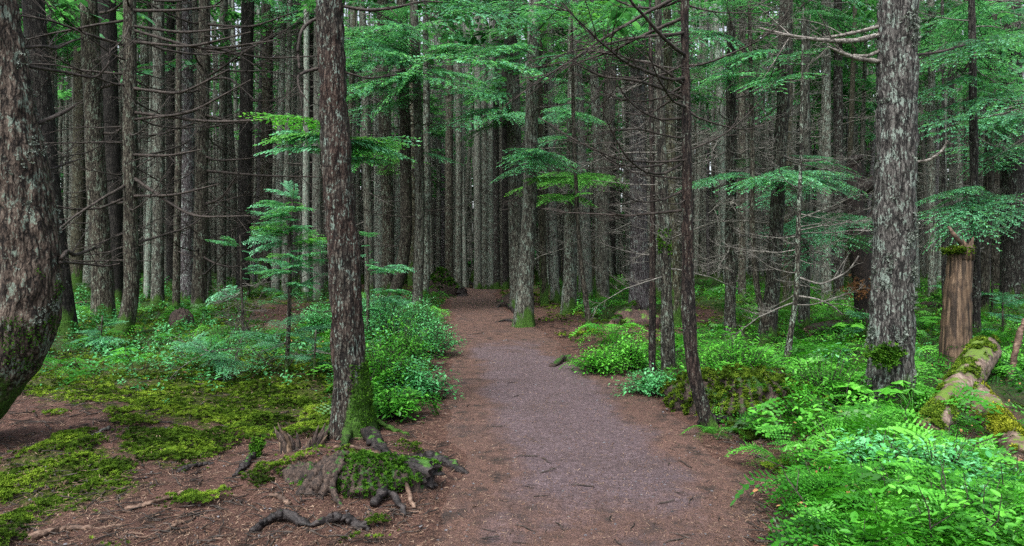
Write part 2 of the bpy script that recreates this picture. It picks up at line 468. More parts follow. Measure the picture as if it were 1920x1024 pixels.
BLOBS_MOSS = [  # column, row, half-width, half-height, strength
    (560, 650, 170, 80, 1.0), (330, 660, 220, 70, 1.0), (420, 745, 240, 62, 1.0), (150, 720, 120, 45, .9), (600, 770, 60, 40, .9), (300, 590, 330, 50, 1.1),
    (320, 835, 95, 38, 1.0), (110, 900, 150, 70, 0.9), (480, 735, 170, 60, 1.0), (250, 700, 150, 40, 0.8),
    (40, 985, 90, 30, 0.5), (1440, 800, 110, 70, 1.1), (1390, 740, 80, 60, 1.0), (1480, 950, 90, 70, 0.75), (760, 680, 80, 90, 0.9),
    (800, 600, 50, 25, 0.8), (300, 590, 160, 40, 0.8), (1150, 600, 120, 35, 0.6), (1700, 640, 80, 40, 0.5), (480, 900, 60, 20, 0.35)]
def ground_masks(x, y, z=None):
    z = Hbase(x, y) if z is None else z
    u, v = proj(x, y, z)
    v = np.where(y > 1.5, v, 1100); u = np.where(y > 1.5, u, 960 + x * 200)
    m = np.zeros_like(x)
    for a, b, c, d, s in BLOBS_MOSS: m = np.maximum(m, s * np.exp(-(((u - a) / c) ** 2 + ((v - b) / d) ** 2) * 0.9))
    d = path_dist(x, y)
    fr = smooth(9.5, 14, y)
    m = np.maximum(m, fr * (0.45 + 0.3 * noise(x * 0.6, y * 0.6)))
    # green cover
    bx = np.interp(v, [540, 620, 680, 700, 740, 800, 850, 880, 960, 1024], [1000, 1120, 1075, 1095, 1200, 1330, 1480, 1470, 1475, 1510])
    right = smooth(-20, 60, u - bx) * (u > 960)
    left = smooth(0, 1, (v < 640) * (u < 640) * 0.75) + 0.0
    left = np.where((u < 640) & (v < 640), 0.7, 0) + np.where((u < 640) & (v >= 640) & (v < 770), 0.7 * (770 - v) / 130, 0)
    mid = np.where((u >= 640) & (u < 850) & (v > 560) & (v < 780), 0.8, 0)
    g = np.maximum(np.maximum(right, left), mid)
    # bare red earth round the foot of the big spruce and on the bank
    for a, b, c, e in ((1850, 800, 62, 75), (1905, 860, 50, 60), (1790, 750, 45, 70), (1740, 830, 30, 40), (1230, 615, 90, 25), (1040, 625, 60, 35), (1510, 845, 60, 40), (1590, 1000, 100, 22), (520, 590, 70, 25), (1300, 590, 60, 20)):
        k = np.exp(-(((u - a) / c) ** 2 + ((v - b) / e) ** 2))
        g = g * (1 - k); m = m * (1 - k)
    s = smooth(0.02, 0.35, d + 0.12 * noise(x * 2.5, y * 2.5))
    return m * s, g * s, d

xs = spaced(-140, 140, -4.6, 5.4, 0.045, 1.06, 0, 0)
ys = spaced(-12, 170, 2.6, 10.5, 0.045, 1.035, 0, 0)
X, Y = np.meshgrid(xs, ys, indexing='ij')
Z = H(X, Y)
mm, gg, dd = ground_masks(X.ravel(), Y.ravel(), Z.ravel())
mb = MB(); mb.add(np.stack([X, Y, Z], -1).reshape(-1, 3), grid_faces(len(xs), len(ys))[:, ::-1])
gme = mb.mesh('ground', m_ground())
for nm, arr in (('moss', mm), ('green', gg)):
    a = gme.attributes.new(nm, 'FLOAT', 'POINT'); a.data.foreach_set('value', arr.astype(np.float32))
tag(link('ground', gme), kind='structure')

ys = np.concatenate([np.arange(-5, 2.5, 0.25), np.arange(2.5, 12, 0.05), np.arange(12, 60, 0.2)])
ts = np.linspace(0, 1, 61)
l, r = path_lr(ys)
l = l + 0.11 * fbm(ys * 1.3, ys * 0 + 3, o=4); r = r + 0.11 * fbm(ys * 1.3, ys * 0 + 9, o=4)
X = l[:, None] * (1 - ts) + r[:, None] * ts
Y = np.repeat(ys[:, None], len(ts), 1)
e = np.abs(ts * 2 - 1)
Z = H(X, Y) + 0.014 - 0.05 * smooth(0.9, 1.0, e)[None, :]
mb = MB(); mb.add(np.stack([X, Y, Z], -1).reshape(-1, 3), grid_faces(len(ys), len(ts)))
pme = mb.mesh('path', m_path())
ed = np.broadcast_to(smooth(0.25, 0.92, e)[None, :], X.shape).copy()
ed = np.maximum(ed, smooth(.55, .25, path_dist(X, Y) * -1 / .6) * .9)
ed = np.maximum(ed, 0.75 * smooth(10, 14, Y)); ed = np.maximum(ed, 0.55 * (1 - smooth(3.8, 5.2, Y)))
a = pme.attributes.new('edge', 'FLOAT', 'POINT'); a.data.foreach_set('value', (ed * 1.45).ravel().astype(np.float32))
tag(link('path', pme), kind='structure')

# ------------------------------------------------------------------ shared branch, bough and crown meshes
def make_dead_branch(seed, L=1.5, up=0.25, droop=0.15, mat=None, r0=0.016, ntw=11, sub=2):
    r = np.random.default_rng(seed)
    mb = MB()
    def curve(p0, d, length, n, bend, wob):
        pts = [np.array(p0, float)]; d = unit(d)
        for i in range(n):
            d = unit(d + bend / n + r.normal(0, wob, 3))
            pts.append(pts[-1] + d * length / n)
        return np.array(pts), d
    main, _ = curve((0, 0, 0), (1, 0, -droop), L, 11, np.array([0, r.normal(0, .3), up * 2.2]), 0.07)
    tube(mb, main, np.linspace(r0, r0 * 0.22, len(main)), 5)
    for i in range(ntw):
        k = r.uniform(2.5, len(main) - 1.01); i0 = int(k); p = main[i0] + (main[i0 + 1] - main[i0]) * (k - i0)
        dm = unit(main[i0 + 1] - main[i0]); s = r.choice([-1, 1])
        side = unit(np.cross(dm, [0, 0, 1])) * s
        tl = L * r.uniform(0.12, 0.42) * (1.15 - k / len(main) * 0.6)
        tw, td = curve(p, dm * 0.8 + side * r.uniform(0.5, 1.1) + np.array([0, 0, r.normal(0, .25)]), tl, 6, np.array([0, 0, r.normal(0.2, .4)]) + dm * 0.3, 0.12)
        tube(mb, tw, np.linspace(r0 * 0.36, r0 * 0.13, len(tw)), 3, cap=False)
        for j in range(sub):
            q = tw[r.integers(2, 6)]
            st, _ = curve(q, td + r.normal(0, .6, 3), tl * r.uniform(.25, .5), 4, np.array([0, 0, 0.3]), 0.15)
            tube(mb, st, np.linspace(r0 * 0.18, r0 * 0.10, len(st)), 3, cap=False)
    return mb.mesh('dead_branch', mat)

DEAD_D = [make_dead_branch(100 + i, 1.5, up=random.uniform(-0.1, 0.55), droop=random.uniform(-0.1, 0.4), mat=M_TWIG_D) for i in range(9)]
DEAD_P = [make_dead_branch(200 + i, 1.3, up=random.uniform(-0.3, 0.6), droop=random.uniform(-0.1, 0.4), mat=M_TWIG_P, r0=0.013, ntw=13, sub=3) for i in range(9)]

def bough_arrays(r, L=1.6, strip=0.075, wid=0.011, ntw=22, sub_step=0.042, spread=0.55, droop=0.28):
    """flat drooping hemlock spray: (stem curves, leaf quads, tones)"""
    stems = []; V = []; T = []
    t = np.linspace(0, 1, 9)
    yaw = r.normal(0, .12)
    main = np.stack([L * t, L * yaw * t * t, L * (0.05 * t - droop * t * t)], -1)
    stems.append((main, np.linspace(0.011, 0.002, 9)))
    for i in range(ntw):
        f = 0.16 + 0.84 * (i + r.uniform(0, .8)) / ntw
        s = 1 if i % 2 else -1
        p = np.array([np.interp(f, t, main[:, k]) for k in range(3)])
        tl = L * spread * (0.35 + 0.65 * math.sin(math.pi * min(1, (f - 0.10) * 1.05) ** 0.8)) * r.uniform(.65, 1.1) * (1.0 if f < 0.85 else 0.75)
        ang = s * r.uniform(0.55, 0.95)
        d = np.array([math.cos(ang), math.sin(ang), 0])
        m = 6; tt = np.linspace(0, 1, m)
        tw = p + tl * tt[:, None] * d + np.stack([0.15 * tl * tt ** 2, 0 * tt, -0.30 * tl * tt ** 2 + r.normal(0, .02) * tt], -1)
        stems.append((tw, np.linspace(0.0035, 0.001, m)))
        n = max(3, int(tl / sub_step))
        for j in range(n):
            ff = (j + 0.6) / n
            q = np.array([np.interp(ff, tt, tw[:, k]) for k in range(3)])
            for s2 in (-1, 1):
                if r.random() < 0.1: continue
                a2 = ang + s2 * r.uniform(0.6, 1.1)
                sl = strip * (1.15 - 0.6 * ff) * r.uniform(.6, 1.25)
                d2 = np.array([math.cos(a2), math.sin(a2), r.normal(-0.22, .18)])
                w2 = np.array([-math.sin(a2), math.cos(a2), r.normal(0, .35)]) * wid * r.uniform(.7, 1.3)
                V.append([q - w2 * .6, q + w2 * .6, q + d2 * sl * .6 + w2, q + d2 * sl * .6 - w2])
                V.append([q + d2 * sl * .6 - w2, q + d2 * sl * .6 + w2, q + d2 * sl + w2 * .2 - np.array([0, 0, sl * .1]), q + d2 * sl - w2 * .2 - np.array([0, 0, sl * .1])])
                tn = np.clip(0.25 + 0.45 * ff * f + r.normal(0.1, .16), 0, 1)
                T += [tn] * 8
    V = np.array(V).reshape(-1, 3)
    return stems, V, np.array(T)

def quads_of(n): return np.arange(n * 4).reshape(-1, 4)

def make_bough(seed, mat, **kw):
    """live bough: stem mesh and leaf mesh"""
    r = np.random.default_rng(seed)
    stems, V, T = bough_arrays(r, **kw)
    mb = MB(); mb.add(V, quads_of(len(V) // 4), tone=T)
    st = MB()
    for p, ra in stems: tube(st, p, ra, 3, cap=False)
    return mb.mesh('bough_leaves', mat, False), st.mesh('bough_stem', M_TWIG_D)

FINE = dict(strip=0.058, wid=0.0085, sub_step=0.031, ntw=28)
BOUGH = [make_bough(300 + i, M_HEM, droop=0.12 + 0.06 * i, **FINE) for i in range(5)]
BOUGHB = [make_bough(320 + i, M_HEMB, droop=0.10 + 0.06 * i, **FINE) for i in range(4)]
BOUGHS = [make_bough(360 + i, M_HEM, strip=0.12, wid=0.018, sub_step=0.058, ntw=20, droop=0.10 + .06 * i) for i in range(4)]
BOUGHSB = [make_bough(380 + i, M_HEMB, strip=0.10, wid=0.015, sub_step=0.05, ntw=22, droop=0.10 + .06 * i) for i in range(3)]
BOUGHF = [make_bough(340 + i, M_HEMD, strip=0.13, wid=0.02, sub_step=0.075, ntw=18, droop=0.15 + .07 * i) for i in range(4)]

def rot_dir(az, el):
    ca, sa, ce, se = math.cos(az), math.sin(az), math.cos(el), math.sin(el)
    return np.array([[ca * ce, -sa, -ca * se], [sa * ce, ca, -sa * se], [se, 0, ce]])

def make_crown(seed, h=12.0, rmax=2.6, n=54, mat=M_HEMD):
    """cone of layered boughs round the upper trunk, origin at its lowest bough"""
    r = np.random.default_rng(seed)
    mb = MB()
    arr = [bough_arrays(np.random.default_rng(seed * 7 + k), L=1.0, strip=0.15, wid=0.026, sub_step=0.10, ntw=13, droop=.2 + .08 * k) for k in range(4)]
    for i in range(n):
        f = (i + r.random()) / n
        z = h * f
        L = rmax * (1 - f) ** 0.8 * r.uniform(.55, 1.1) + 0.3
        st, V, T = arr[r.integers(4)]
        M = rot_dir(r.uniform(0, 2 * np.pi), r.normal(0.05, .2)) * L
        V2 = V @ M.T + np.array([0, 0, z])
        mb.add(V2, quads_of(len(V) // 4), tone=np.clip(T + r.normal(0, .12), 0, 1))
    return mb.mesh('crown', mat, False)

CROWN = [make_crown(400 + i, h=random.uniform(10, 14), rmax=random.uniform(2.1, 3.0), n=random.randint(30, 42)) for i in range(5)]

def make_twig_crown(seed, mat, zone=8.0, n=34, L=1.2):
    """bare dead twigs all along the lower trunk of a far tree"""
    r = np.random.default_rng(seed); mb = MB()
    for i in range(n):
        z = zone * (i + r.random()) / n; az = r.uniform(0, 2 * np.pi)
        l = L * r.uniform(.35, 1.1)
        d = np.array([math.cos(az), math.sin(az), r.normal(-.15, .2)])
        t = np.linspace(0, 1, 5)[:, None]
        p = np.array([0, 0, z]) + d * l * t + np.array([0, 0, r.uniform(-.2, .45)]) * l * t ** 2
        tube(mb, p, np.linspace(.014, .004, 5), 3, cap=False)
        for k in range(3):
            q = p[r.integers(1, 4)]; d2 = unit(d + r.normal(0, .6, 3))
            tube(mb, q + d2 * l * r.uniform(.2, .45) * np.linspace(0, 1, 3)[:, None], np.linspace(.006, .003, 3), 3, cap=False)
    return mb.mesh('twigs', mat)
TWIGS = [make_twig_crown(500 + i, n=58, zone=9.5, mat=M_TWIG_P if i % 3 else M_TWIG_D) for i in range(6)]

# ------------------------------------------------------------------ trunks
def trunk_mesh(pts, rad, level, seed=0, bark='brown', flare=0.45, lobes=5, amp=1.0, top_cap=True, name='trunk'):
    """pts: centre line in local coordinates (rising), rad: radii"""
    pts = np.asarray(pts, float); rad = np.asarray(rad, float)
    s = np.concatenate([[0], np.cumsum(np.linalg.norm(np.diff(pts, axis=0), axis=1))])
    nseg, dz = {0: (112, 0.022), 1: (30, 0.14), 2: (12, 0.6)}[level]
    if level == 0:
        vis = 4.8
        ss = np.concatenate([np.arange(0, min(vis, s[-1]), dz), np.arange(vis, s[-1], 0.5), [s[-1]]]) if s[-1] > vis else np.append(np.arange(0, s[-1], dz), s[-1])
    else:
        ss = np.append(np.arange(0, s[-1], dz), s[-1])
    # smooth centre line: cubic by averaged linear interpolation
    def sm(col):
        f = np.interp(ss, s, col)
        k = max(1, int(0.30 / dz)) if level < 2 else 1
        if k > 1:
            pad = np.concatenate([2 * f[0] - f[k:0:-1], f, 2 * f[-1] - f[-2:-k - 2:-1]]) if len(f) > k + 2 else f
            if len(pad) > len(f): f = np.convolve(pad, np.ones(2 * k + 1) / (2 * k + 1), 'valid')
        return f
    C = np.stack([sm(pts[:, k]) for k in range(3)], -1)
    Rr = sm(rad)
    th = np.arange(nseg) / nseg * 2 * np.pi
    TH, SS = np.meshgrid(th, ss)
    ca, sa = np.cos(TH), np.sin(TH)
    rr = Rr[:, None] * np.ones_like(TH)
    fl = np.exp(-np.maximum(SS, 0) / (0.9 * Rr[0] + 0.05))
    ph = seed * 1.7
    rr = rr * (1 + flare * fl * (0.55 + 0.45 * np.cos(lobes * TH + ph + 0.6 * np.sin(2 * TH))))
    rr = rr * (1 + 0.05 * fbm(ca * 1.3 + seed, sa * 1.3, SS * 0.9, 2))
    if level == 0:
        R0 = Rr.mean()
        k = 20.0
        x, y = ca * R0, sa * R0
        warp = 0.35 * noise(x * 6 + seed, y * 6, SS * 2.2)
        a1 = noise(x * k + warp * 2 + seed, y * k, SS * 4.2)
        ridge = 1 - np.abs(a1) * 2.0
        a2 = noise(x * k * 2.2, y * k * 2.2 + seed, SS * 16)
        lump = fbm(x * 7, y * 7 + seed, SS * 3.5, 2)
        rr = rr + amp * (0.010 * np.clip(-ridge + 0.3, -1, 1) * 1.0 + 0.004 * a2 + 0.008 * lump)
    elif level == 1:
        R0 = Rr.mean()
        rr = rr + 0.012 * amp * fbm(ca * R0 * 14 + seed, sa * R0 * 14, SS * 3, 2)
    V = np.stack([C[:, None, 0] + rr * ca, C[:, None, 1] + rr * sa, C[:, None, 2] + 0 * ca], -1)
    m = len(ss)
    i, j = np.meshgrid(np.arange(m - 1), np.arange(nseg), indexing='ij')
    q = np.stack([i * nseg + j, i * nseg + (j + 1) % nseg, (i + 1) * nseg + (j + 1) % nseg, (i + 1) * nseg + j], -1).reshape(-1, 4)
    mb = MB(); V = V.reshape(-1, 3)
    tt = []
    if top_cap:
        V = np.concatenate([V, C[-1:]])
        tt = [((m - 1) * nseg + k, (m - 1) * nseg + (k + 1) % nseg, m * nseg) for k in range(nseg)]
    mb.add(V, q, tt)
    return mb.mesh(name, BARK[bark]), C, Rr

class Tree: pass
TREES = {}
def tree(key, rows, bark, label, Yd=None, cat='tree', group=None, name='conifer_tree', level=None, flare=0.35, extra_top=None, amp=1.0, lobes=5):
    """rows: (column, row, width px) from the base upwards in the photograph"""
    bx, by, bw = rows[0]
    if Yd is None:
        g = G(bx, by); Yd = g[1]
    base = np.array([(bx - 960) / F * Yd, Yd, 0.0]); base[2] = h1(base[0], base[1])
    pts, rad = [], []
    for (px, py, wpx) in rows:
        p = P(px, py, Yd)
        pts.append(p - base); rad.append(wpx / 2 * Yd / F)
    pts[0] = np.array([0, 0, -0.12])
    # carry the stem on above the frame
    if extra_top is None:
        d = pts[-1] - pts[-2]; d = d / max(d[2], .1); d[:2] *= 0.4
        top = max(14.0, min(25.0, pts[-1][2] + 9)) if rad[-1] > 0.06 else pts[-1][2] + 3.0
        z0 = pts[-1][2]; r0 = rad[-1]
        for f in (0.33, 0.66, 1.0):
            zz = z0 + (top - z0) * f
            pts.append(pts[len(rows) - 1] + np.array([d[0], d[1], 1]) * (zz - z0)); rad.append(r0 * (1 - 0.85 * f))
    if level is None: level = 0 if Yd < 10 else (1 if Yd < 26 else 2)
    seed = len(TREES) + 1
    root = empty(name, base); tag(root, label, cat, group)
    me, C, Rr = trunk_mesh(pts, rad, level, seed, bark, flare, lobes, amp)
    tr = Tree(); tr.root = root; tr.base = base; tr.C = C; tr.R = Rr; tr.Y = Yd; tr.bark = bark
    tr.trunk = link('trunk', me, root)
    TREES[key] = tr
    return tr

def at_z(tr, z):
    c = np.array([np.interp(z, tr.C[:, 2], tr.C[:, k]) for k in range(3)])
    return c, float(np.interp(z, tr.C[:, 2], tr.R))

def dead(tr, n, z0, z1, lo=0.5, hi=1.1, pale=False, az=None, spread=None, seed=1):
    r = np.random.default_rng(seed + 31 * len(tr.root.children))
    pool = DEAD_P if pale else DEAD_D
    n = int(n * 1.35)
    for i in range(n):
        z = z0 + (z1 - z0) * (i + r.random()) / n
        c, ra = at_z(tr, z)
        a = r.uniform(0, 2 * np.pi) if az is None else az + r.normal(0, spread or .5)
        c = c + np.array([math.cos(a), math.sin(a), 0]) * ra * 0.7
        link('dead_branch', pool[r.integers(len(pool))], tr.root, c, (r.uniform(-.5, .5), -r.normal(-.05, .2), a), r.uniform(lo, hi))

def bough_at(tr, start, tip, pool, seed, dy_roll=0.0):
    """one live bough from the stem to a tip, both in world coordinates"""
    r = np.random.default_rng(seed)
    v = tip - start; L = np.linalg.norm(v)
    az = math.atan2(v[1], v[0]); el = math.asin(np.clip(v[2] / L, -1, 1)) + 0.12
    lv, st = pool[r.integers(len(pool))]
    s = L / 1.6
    rot = (dy_roll + r.normal(0, .22), -el, az)
    o = link('bough', st, tr.root, start - tr.base, rot, (s, s, s))
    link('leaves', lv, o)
    return o

def fol(key, x0, x1, y0, y1, n, pool='n', dY=(-1.5, 1.0), seed=0, Lmax=3.2, rise=0.12):
    """boughs of one tree whose tips show inside a window of the photograph"""
    tr = TREES[key]
    r = np.random.default_rng(abs(seed + int(x0) + int(y0) * 7))
    pl = {'n': BOUGH, 'b': BOUGHB, 'f': BOUGHF, 's': BOUGHS, 'sb': BOUGHSB}[pool]
    for i in range(n):
        Yt = max(2.5, tr.Y + r.uniform(*dY))
        tip = P(r.uniform(x0, x1), r.uniform(y0, y1), Yt)
        ztr = tip[2] - tr.base[2]
        hd = math.hypot(*(tip - tr.base)[:2])
        zs = ztr + hd * r.uniform(*sorted((rise * .3, rise * 2.2)))
        zs = min(max(zs, .2), tr.C[-1, 2] - .2)
        c, ra = at_z(tr, zs)
        start = tr.base + c
        v = tip - start
        if np.linalg.norm(v) > Lmax:
            tip = start + v * Lmax / np.linalg.norm(v)
        bough_at(tr, start, tip, pl, seed + i * 13 + int(x0))

def crown_on(tr, z, s=1.0, k=None):
    c, ra = at_z(tr, z)
    k = random.randrange(len(CROWN)) if k is None else k
    link('crown', CROWN[k], tr.root, c, (0, 0, random.uniform(0, 6.28)), s)

T = tree
# --- left side
T('l1', [(-150, 850, 150), (-88, 790, 136), (-30, 735, 126), (22, 680, 116), (52, 620, 106), (60, 550, 102), (46, 400, 104), (6, 200, 100), (-22, 0, 90)], 'left_big',
  'huge leaning old trunk with curved foot at the left edge of the photo', flare=0.15, amp=1.5)
T('l2', [(122, 628, 46), (112, 540, 42), (95, 400, 40), (74, 150, 38), (62, 0, 36)], 'dark', 'dark leaning trunk half hidden behind the huge curved trunk')
T('l3', [(108, 562, 22), (100, 400, 21), (96, 200, 20), (94, 0, 19)], 'pale', 'pale grey slender trunk showing just right of the huge curved trunk')
T('l4', [(144, 545, 27), (147, 420, 24), (150, 200, 23), (150, 0, 22)], 'mossy', 'dark trunk wrapped in green moss up to eye height, behind the two left trunks')
T('l5', [(194, 603, 40), (192, 520, 36), (183, 380, 34), (173, 150, 32), (166, 0, 30)], 'brown', 'thick straight brown trunk touching a darker one beside the curved-foot tree')
T('l6', [(216, 572, 32), (212, 420, 31), (204, 150, 31), (200, 0, 30)], 'dark', 'nearly black trunk standing close behind the thick brown one')
T('l7', [(228, 628, 34), (240, 590, 29), (248, 545, 27), (245, 470, 25), (243, 300, 23), (243, 0, 22)], 'brown', 'brown trunk with mossy foot bent sideways and many bare curved branches')
T('l8', [(284, 545, 18), (280, 400, 17), (274, 200, 17), (270, 0, 16)], 'grey', 'thin grey trunk behind the one with the bent mossy foot')
T('l9', [(295, 577, 23), (297, 430, 21), (298, 200, 21), (297, 0, 20)], 'grey', 'straight grey trunk just right of the bent mossy foot tree')
T('l10', [(320, 545, 15), (320, 0, 14)], 'dark', 'thin dark trunk between the straight grey trunk and the slender one')
T('l11', [(330, 582, 14), (333, 400, 12), (335, 200, 11), (336, 0, 9)], 'brown', 'slender brown stem with bare twigs left of the straight brown trunk')
T('l12', [(372, 592, 29), (376, 480, 25), (380, 200, 23), (384, 0, 21)], 'brown', 'straight brown trunk with long bare branches reaching towards the trailside tree')
T('l13', [(455, 562, 25), (460, 300, 24), (465, 0, 22)], 'dark', 'dark trunk standing behind the young green sapling')
T('l14', [(415, 550, 16), (420, 0, 14)], 'grey', 'grey slim trunk right of the brown trunk with long bare branches')
T('l15', [(500, 548, 16), (506, 0, 14)], 'brown', 'slim brown trunk behind the crown of the green sapling')
T('l16', [(585, 552, 18), (587, 0, 16)], 'dark', 'dark slim trunk just left of the big trailside tree')
T('a', [(661, 812, 84), (660, 770, 70), (657, 700, 62), (644, 500, 57), (632, 300, 55), (622, 150, 52), (617, 0, 50)], 'path_tree',
  'big red-brown tree with green moss at its foot standing left of the path', flare=0.38, amp=1.2, lobes=4)
# --- middle left
T('m16', [(727, 552, 24), (728, 400, 23), (722, 238, 23), (718, 0, 20)], 'brown', 'brown trunk rising behind the green bush left of the path')
T('m17', [(733, 575, 24), (740, 548, 23), (752, 510, 23), (762, 443, 22), (760, 260, 21), (752, 0, 18)], 'brown', 'trunk with a swept curved foot behind the bush left of the path')
T('m18', [(782, 587, 20), (785, 500, 19), (788, 394, 18), (786, 296, 17), (776, 0, 14)], 'grey', 'straight grey trunk at the left edge of the path behind the bush')
T('m19', [(792, 560, 14), (800, 530, 13), (800, 400, 12), (798, 0, 10)], 'grey', 'thin pale trunk with a hooked foot beside the straight grey trunk')
T('m20', [(828, 530, 31), (826, 300, 29), (824, 0, 25)], 'purple', 'wide purple-brown trunk behind the mossy stump at the end of the path')
T('m23', [(876, 527, 18), (876, 300, 16), (876, 0, 14)], 'pale', 'pale grey-green straight trunk at the far end of the path')
T('m24', [(896, 531, 15), (895, 300, 14), (897, 0, 12)], 'pale', 'second pale straight trunk right of the pale grey-green one at the path end', Yd=36.0)
T('m25', [(909, 532, 12), (909, 300, 11), (905, 0, 9)], 'grey', 'slim grey trunk between two pale ones above the end of the path', Yd=39.0)
T('m26', [(920, 533, 12), (919, 300, 11), (922, 0, 9)], 'pale', 'slim pale trunk just left of the thin black trunk where the path disappears', Yd=37.0)
T('m22', [(860, 529, 14), (861, 300, 13), (858, 0, 11)], 'grey', 'grey trunk between the mossy uprooted stump and the pale grey-green trunk', Yd=37.0)
T('m21', [(843, 530, 16), (842, 300, 15), (845, 0, 13)], 'brown', 'brown trunk right beside the wide purple-brown one behind the mossy uprooted stump', Yd=35.0)
T('m27', [(931, 542, 12), (930, 300, 11), (930, 0, 10)], 'dark', 'thin black trunk standing where the path disappears')
T('m28', [(948, 543, 12), (947, 300, 12), (945, 0, 10)], 'dark', 'black trunk close left of the paired trees by the path')
# --- middle right
T('c29', [(970, 580, 28), (966, 400, 26), (964, 270, 26), (960, 0, 22)], 'grey', 'pale grey trunk rising just behind the mossy trunk on the right edge of the path')
T('c30', [(982, 612, 40), (984, 560, 32), (990, 443, 27), (994, 360, 26), (1002, 0, 21)], 'grey', 'grey trunk with mossy foot on the right edge of the path')
T('c31', [(1021, 572, 16), (1018, 480, 14), (1015, 360, 13), (1010, 0, 11)], 'mossy', 'slim trunk with mossy foot beside the paired trees')
T('c32', [(1043, 540, 24), (1038, 460, 20), (1033, 380, 19), (1024, 0, 16)], 'dark', 'dark trunk with bushy moss at its foot behind the slim mossy one')
T('c33', [(1066, 588, 29), (1069, 500, 24), (1071, 394, 23), (1076, 0, 19)], 'grey', 'lichen-flecked trunk with moss skirt carrying a bright green bough')
T('c34', [(1107, 616, 11), (1098, 560, 9), (1090, 500, 9), (1082, 400, 8), (1076, 250, 7), (1072, 60, 5)], 'brown', 'thin bent stem leaning left beside the fern near the path')
T('c35', [(1114, 552, 32), (1120, 480, 27), (1128, 400, 25), (1136, 330, 24), (1152, 0, 20)], 'mossy', 'mossy brown trunk leaning right behind the thin bent stem')
T('c36', [(1144, 530, 20), (1144, 0, 17)], 'dark', 'dark straight trunk just left of the purple spruce')
T('c37', [(1199, 594, 44), (1199, 540, 36), (1196, 296, 30), (1194, 0, 25)], 'purple', 'stout purple-grey spruce speckled with pale lichen on a red earth mound')
T('r38', [(1223, 716, 15), (1223, 600, 13), (1224, 394, 11), (1221, 200, 9), (1219, 30, 6)], 'slim_dark', 'thinnest dark stem of the close trio right of the path', flare=.2, amp=.5)
T('r39', [(1254, 718, 28), (1252, 600, 23), (1246, 443, 19), (1241, 296, 17), (1236, 150, 14), (1233, 0, 12)], 'slim', 'lichen-spotted stem with a moss tuft, middle one of the close trio', flare=.25, amp=.6)
T('r40', [(1270, 612, 24), (1266, 480, 20), (1258, 300, 18), (1250, 0, 15)], 'mossy', 'mossy trunk behind the close trio of stems right of the path')
T('r41', [(1344, 808, 34), (1326, 786, 29), (1308, 740, 26), (1298, 690, 25), (1291, 600, 24), (1290, 500, 22), (1288, 300, 19), (1286, 100, 15), (1284, 0, 14)], 'slim_dark',
  'black-brown slim tree with bent foot and side root at the right edge of the path', flare=.3, amp=.7)
T('r42', [(1368, 642, 25), (1369, 560, 21), (1371, 370, 19), (1371, 0, 17)], 'slim', 'upright trunk spotted with pale lichen right of the slim black-brown tree')
T('r43', [(1436, 650, 36), (1440, 600, 31), (1449, 540, 26), (1457, 394, 25), (1468, 200, 24), (1473, 0, 23)], 'slim', 'forked trunk with a thin second stem among the green ferns')
T('r44', [(1472, 592, 23), (1475, 470, 20), (1478, 0, 17)], 'mossy', 'plain brown trunk with mossy foot behind the forked trunk')
T('r45', [(1470, 692, 14), (1483, 620, 12), (1494, 555, 10), (1496, 450, 9), (1501, 330, 6)], 'slim', 'thin crooked grey stem with pale bare side branches amid the ferns', flare=.2, amp=.5)
T('r46', [(1507, 622, 21), (1508, 467, 19), (1511, 0, 15)], 'grey', 'pale grey trunk just right of the thin crooked stem')
T('r47', [(1391, 560, 14), (1392, 0, 12)], 'brown', 'slim brown trunk between the lichen-spotted upright and the forked trunk')
T('r48', [(1549, 566, 18), (1549, 0, 16)], 'grey', 'grey trunk first left of the black broken snag')
T('r50', [(1572, 562, 17), (1571, 0, 15)], 'dark', 'dark trunk second left of the plated big tree, behind the snag')
T('r49', [(1667, 774, 92), (1668, 735, 80), (1669, 690, 75), (1676, 500, 71), (1680, 300, 67), (1682, 150, 66), (1682, 0, 66)], 'right_big',
  'big grey plated trunk shaggy with pale lichen right of the path', flare=.2, amp=1.5)
T('r52', [(1830, 645, 18), (1828, 450, 15), (1826, 300, 14), (1822, 0, 12)], 'dark', 'dark trunk directly behind the tall broken stump')
T('r53', [(1770, 585, 8), (1769, 400, 7), (1768, 150, 5), (1767, 0, 4)], 'dark', 'very thin dark stem just left of the tall broken stump')
T('r54', [(1842, 592, 19), (1850, 440, 16), (1858, 200, 15), (1862, 0, 13)], 'brown', 'leaning brown trunk right of the tall broken stump')
T('r55', [(1900, 575, 42), (1898, 300, 38), (1894, 0, 32)], 'dark', 'wide dark trunk near the right edge of the photo')
T('r56', [(1748, 560, 13), (1746, 0, 11)], 'grey', 'slim grey trunk first right of the big plated trunk')
T('r57', [(1868, 556, 17), (1868, 0, 15)], 'brown', 'brown trunk between the leaning one and the wide dark one')
T('r58', [(1815, 556, 15), (1815, 0, 13)], 'brown', 'brown trunk rising far behind the tall broken stump')

# second stem of the forked tree
tr = TREES['r43']
pts = [P(x, y, tr.Y - .1) - tr.base for x, y in ((1436, 612), (1426, 575), (1415, 516), (1410, 418), (1411, 300), (1408, 150), (1405, 0))]
me, _, _ = trunk_mesh(pts, np.array([13, 12, 11, 10, 9, 8, 6]) / 2 * tr.Y / F, 1, 77, 'brown', 0.0)
link('second_stem', me, tr.root)

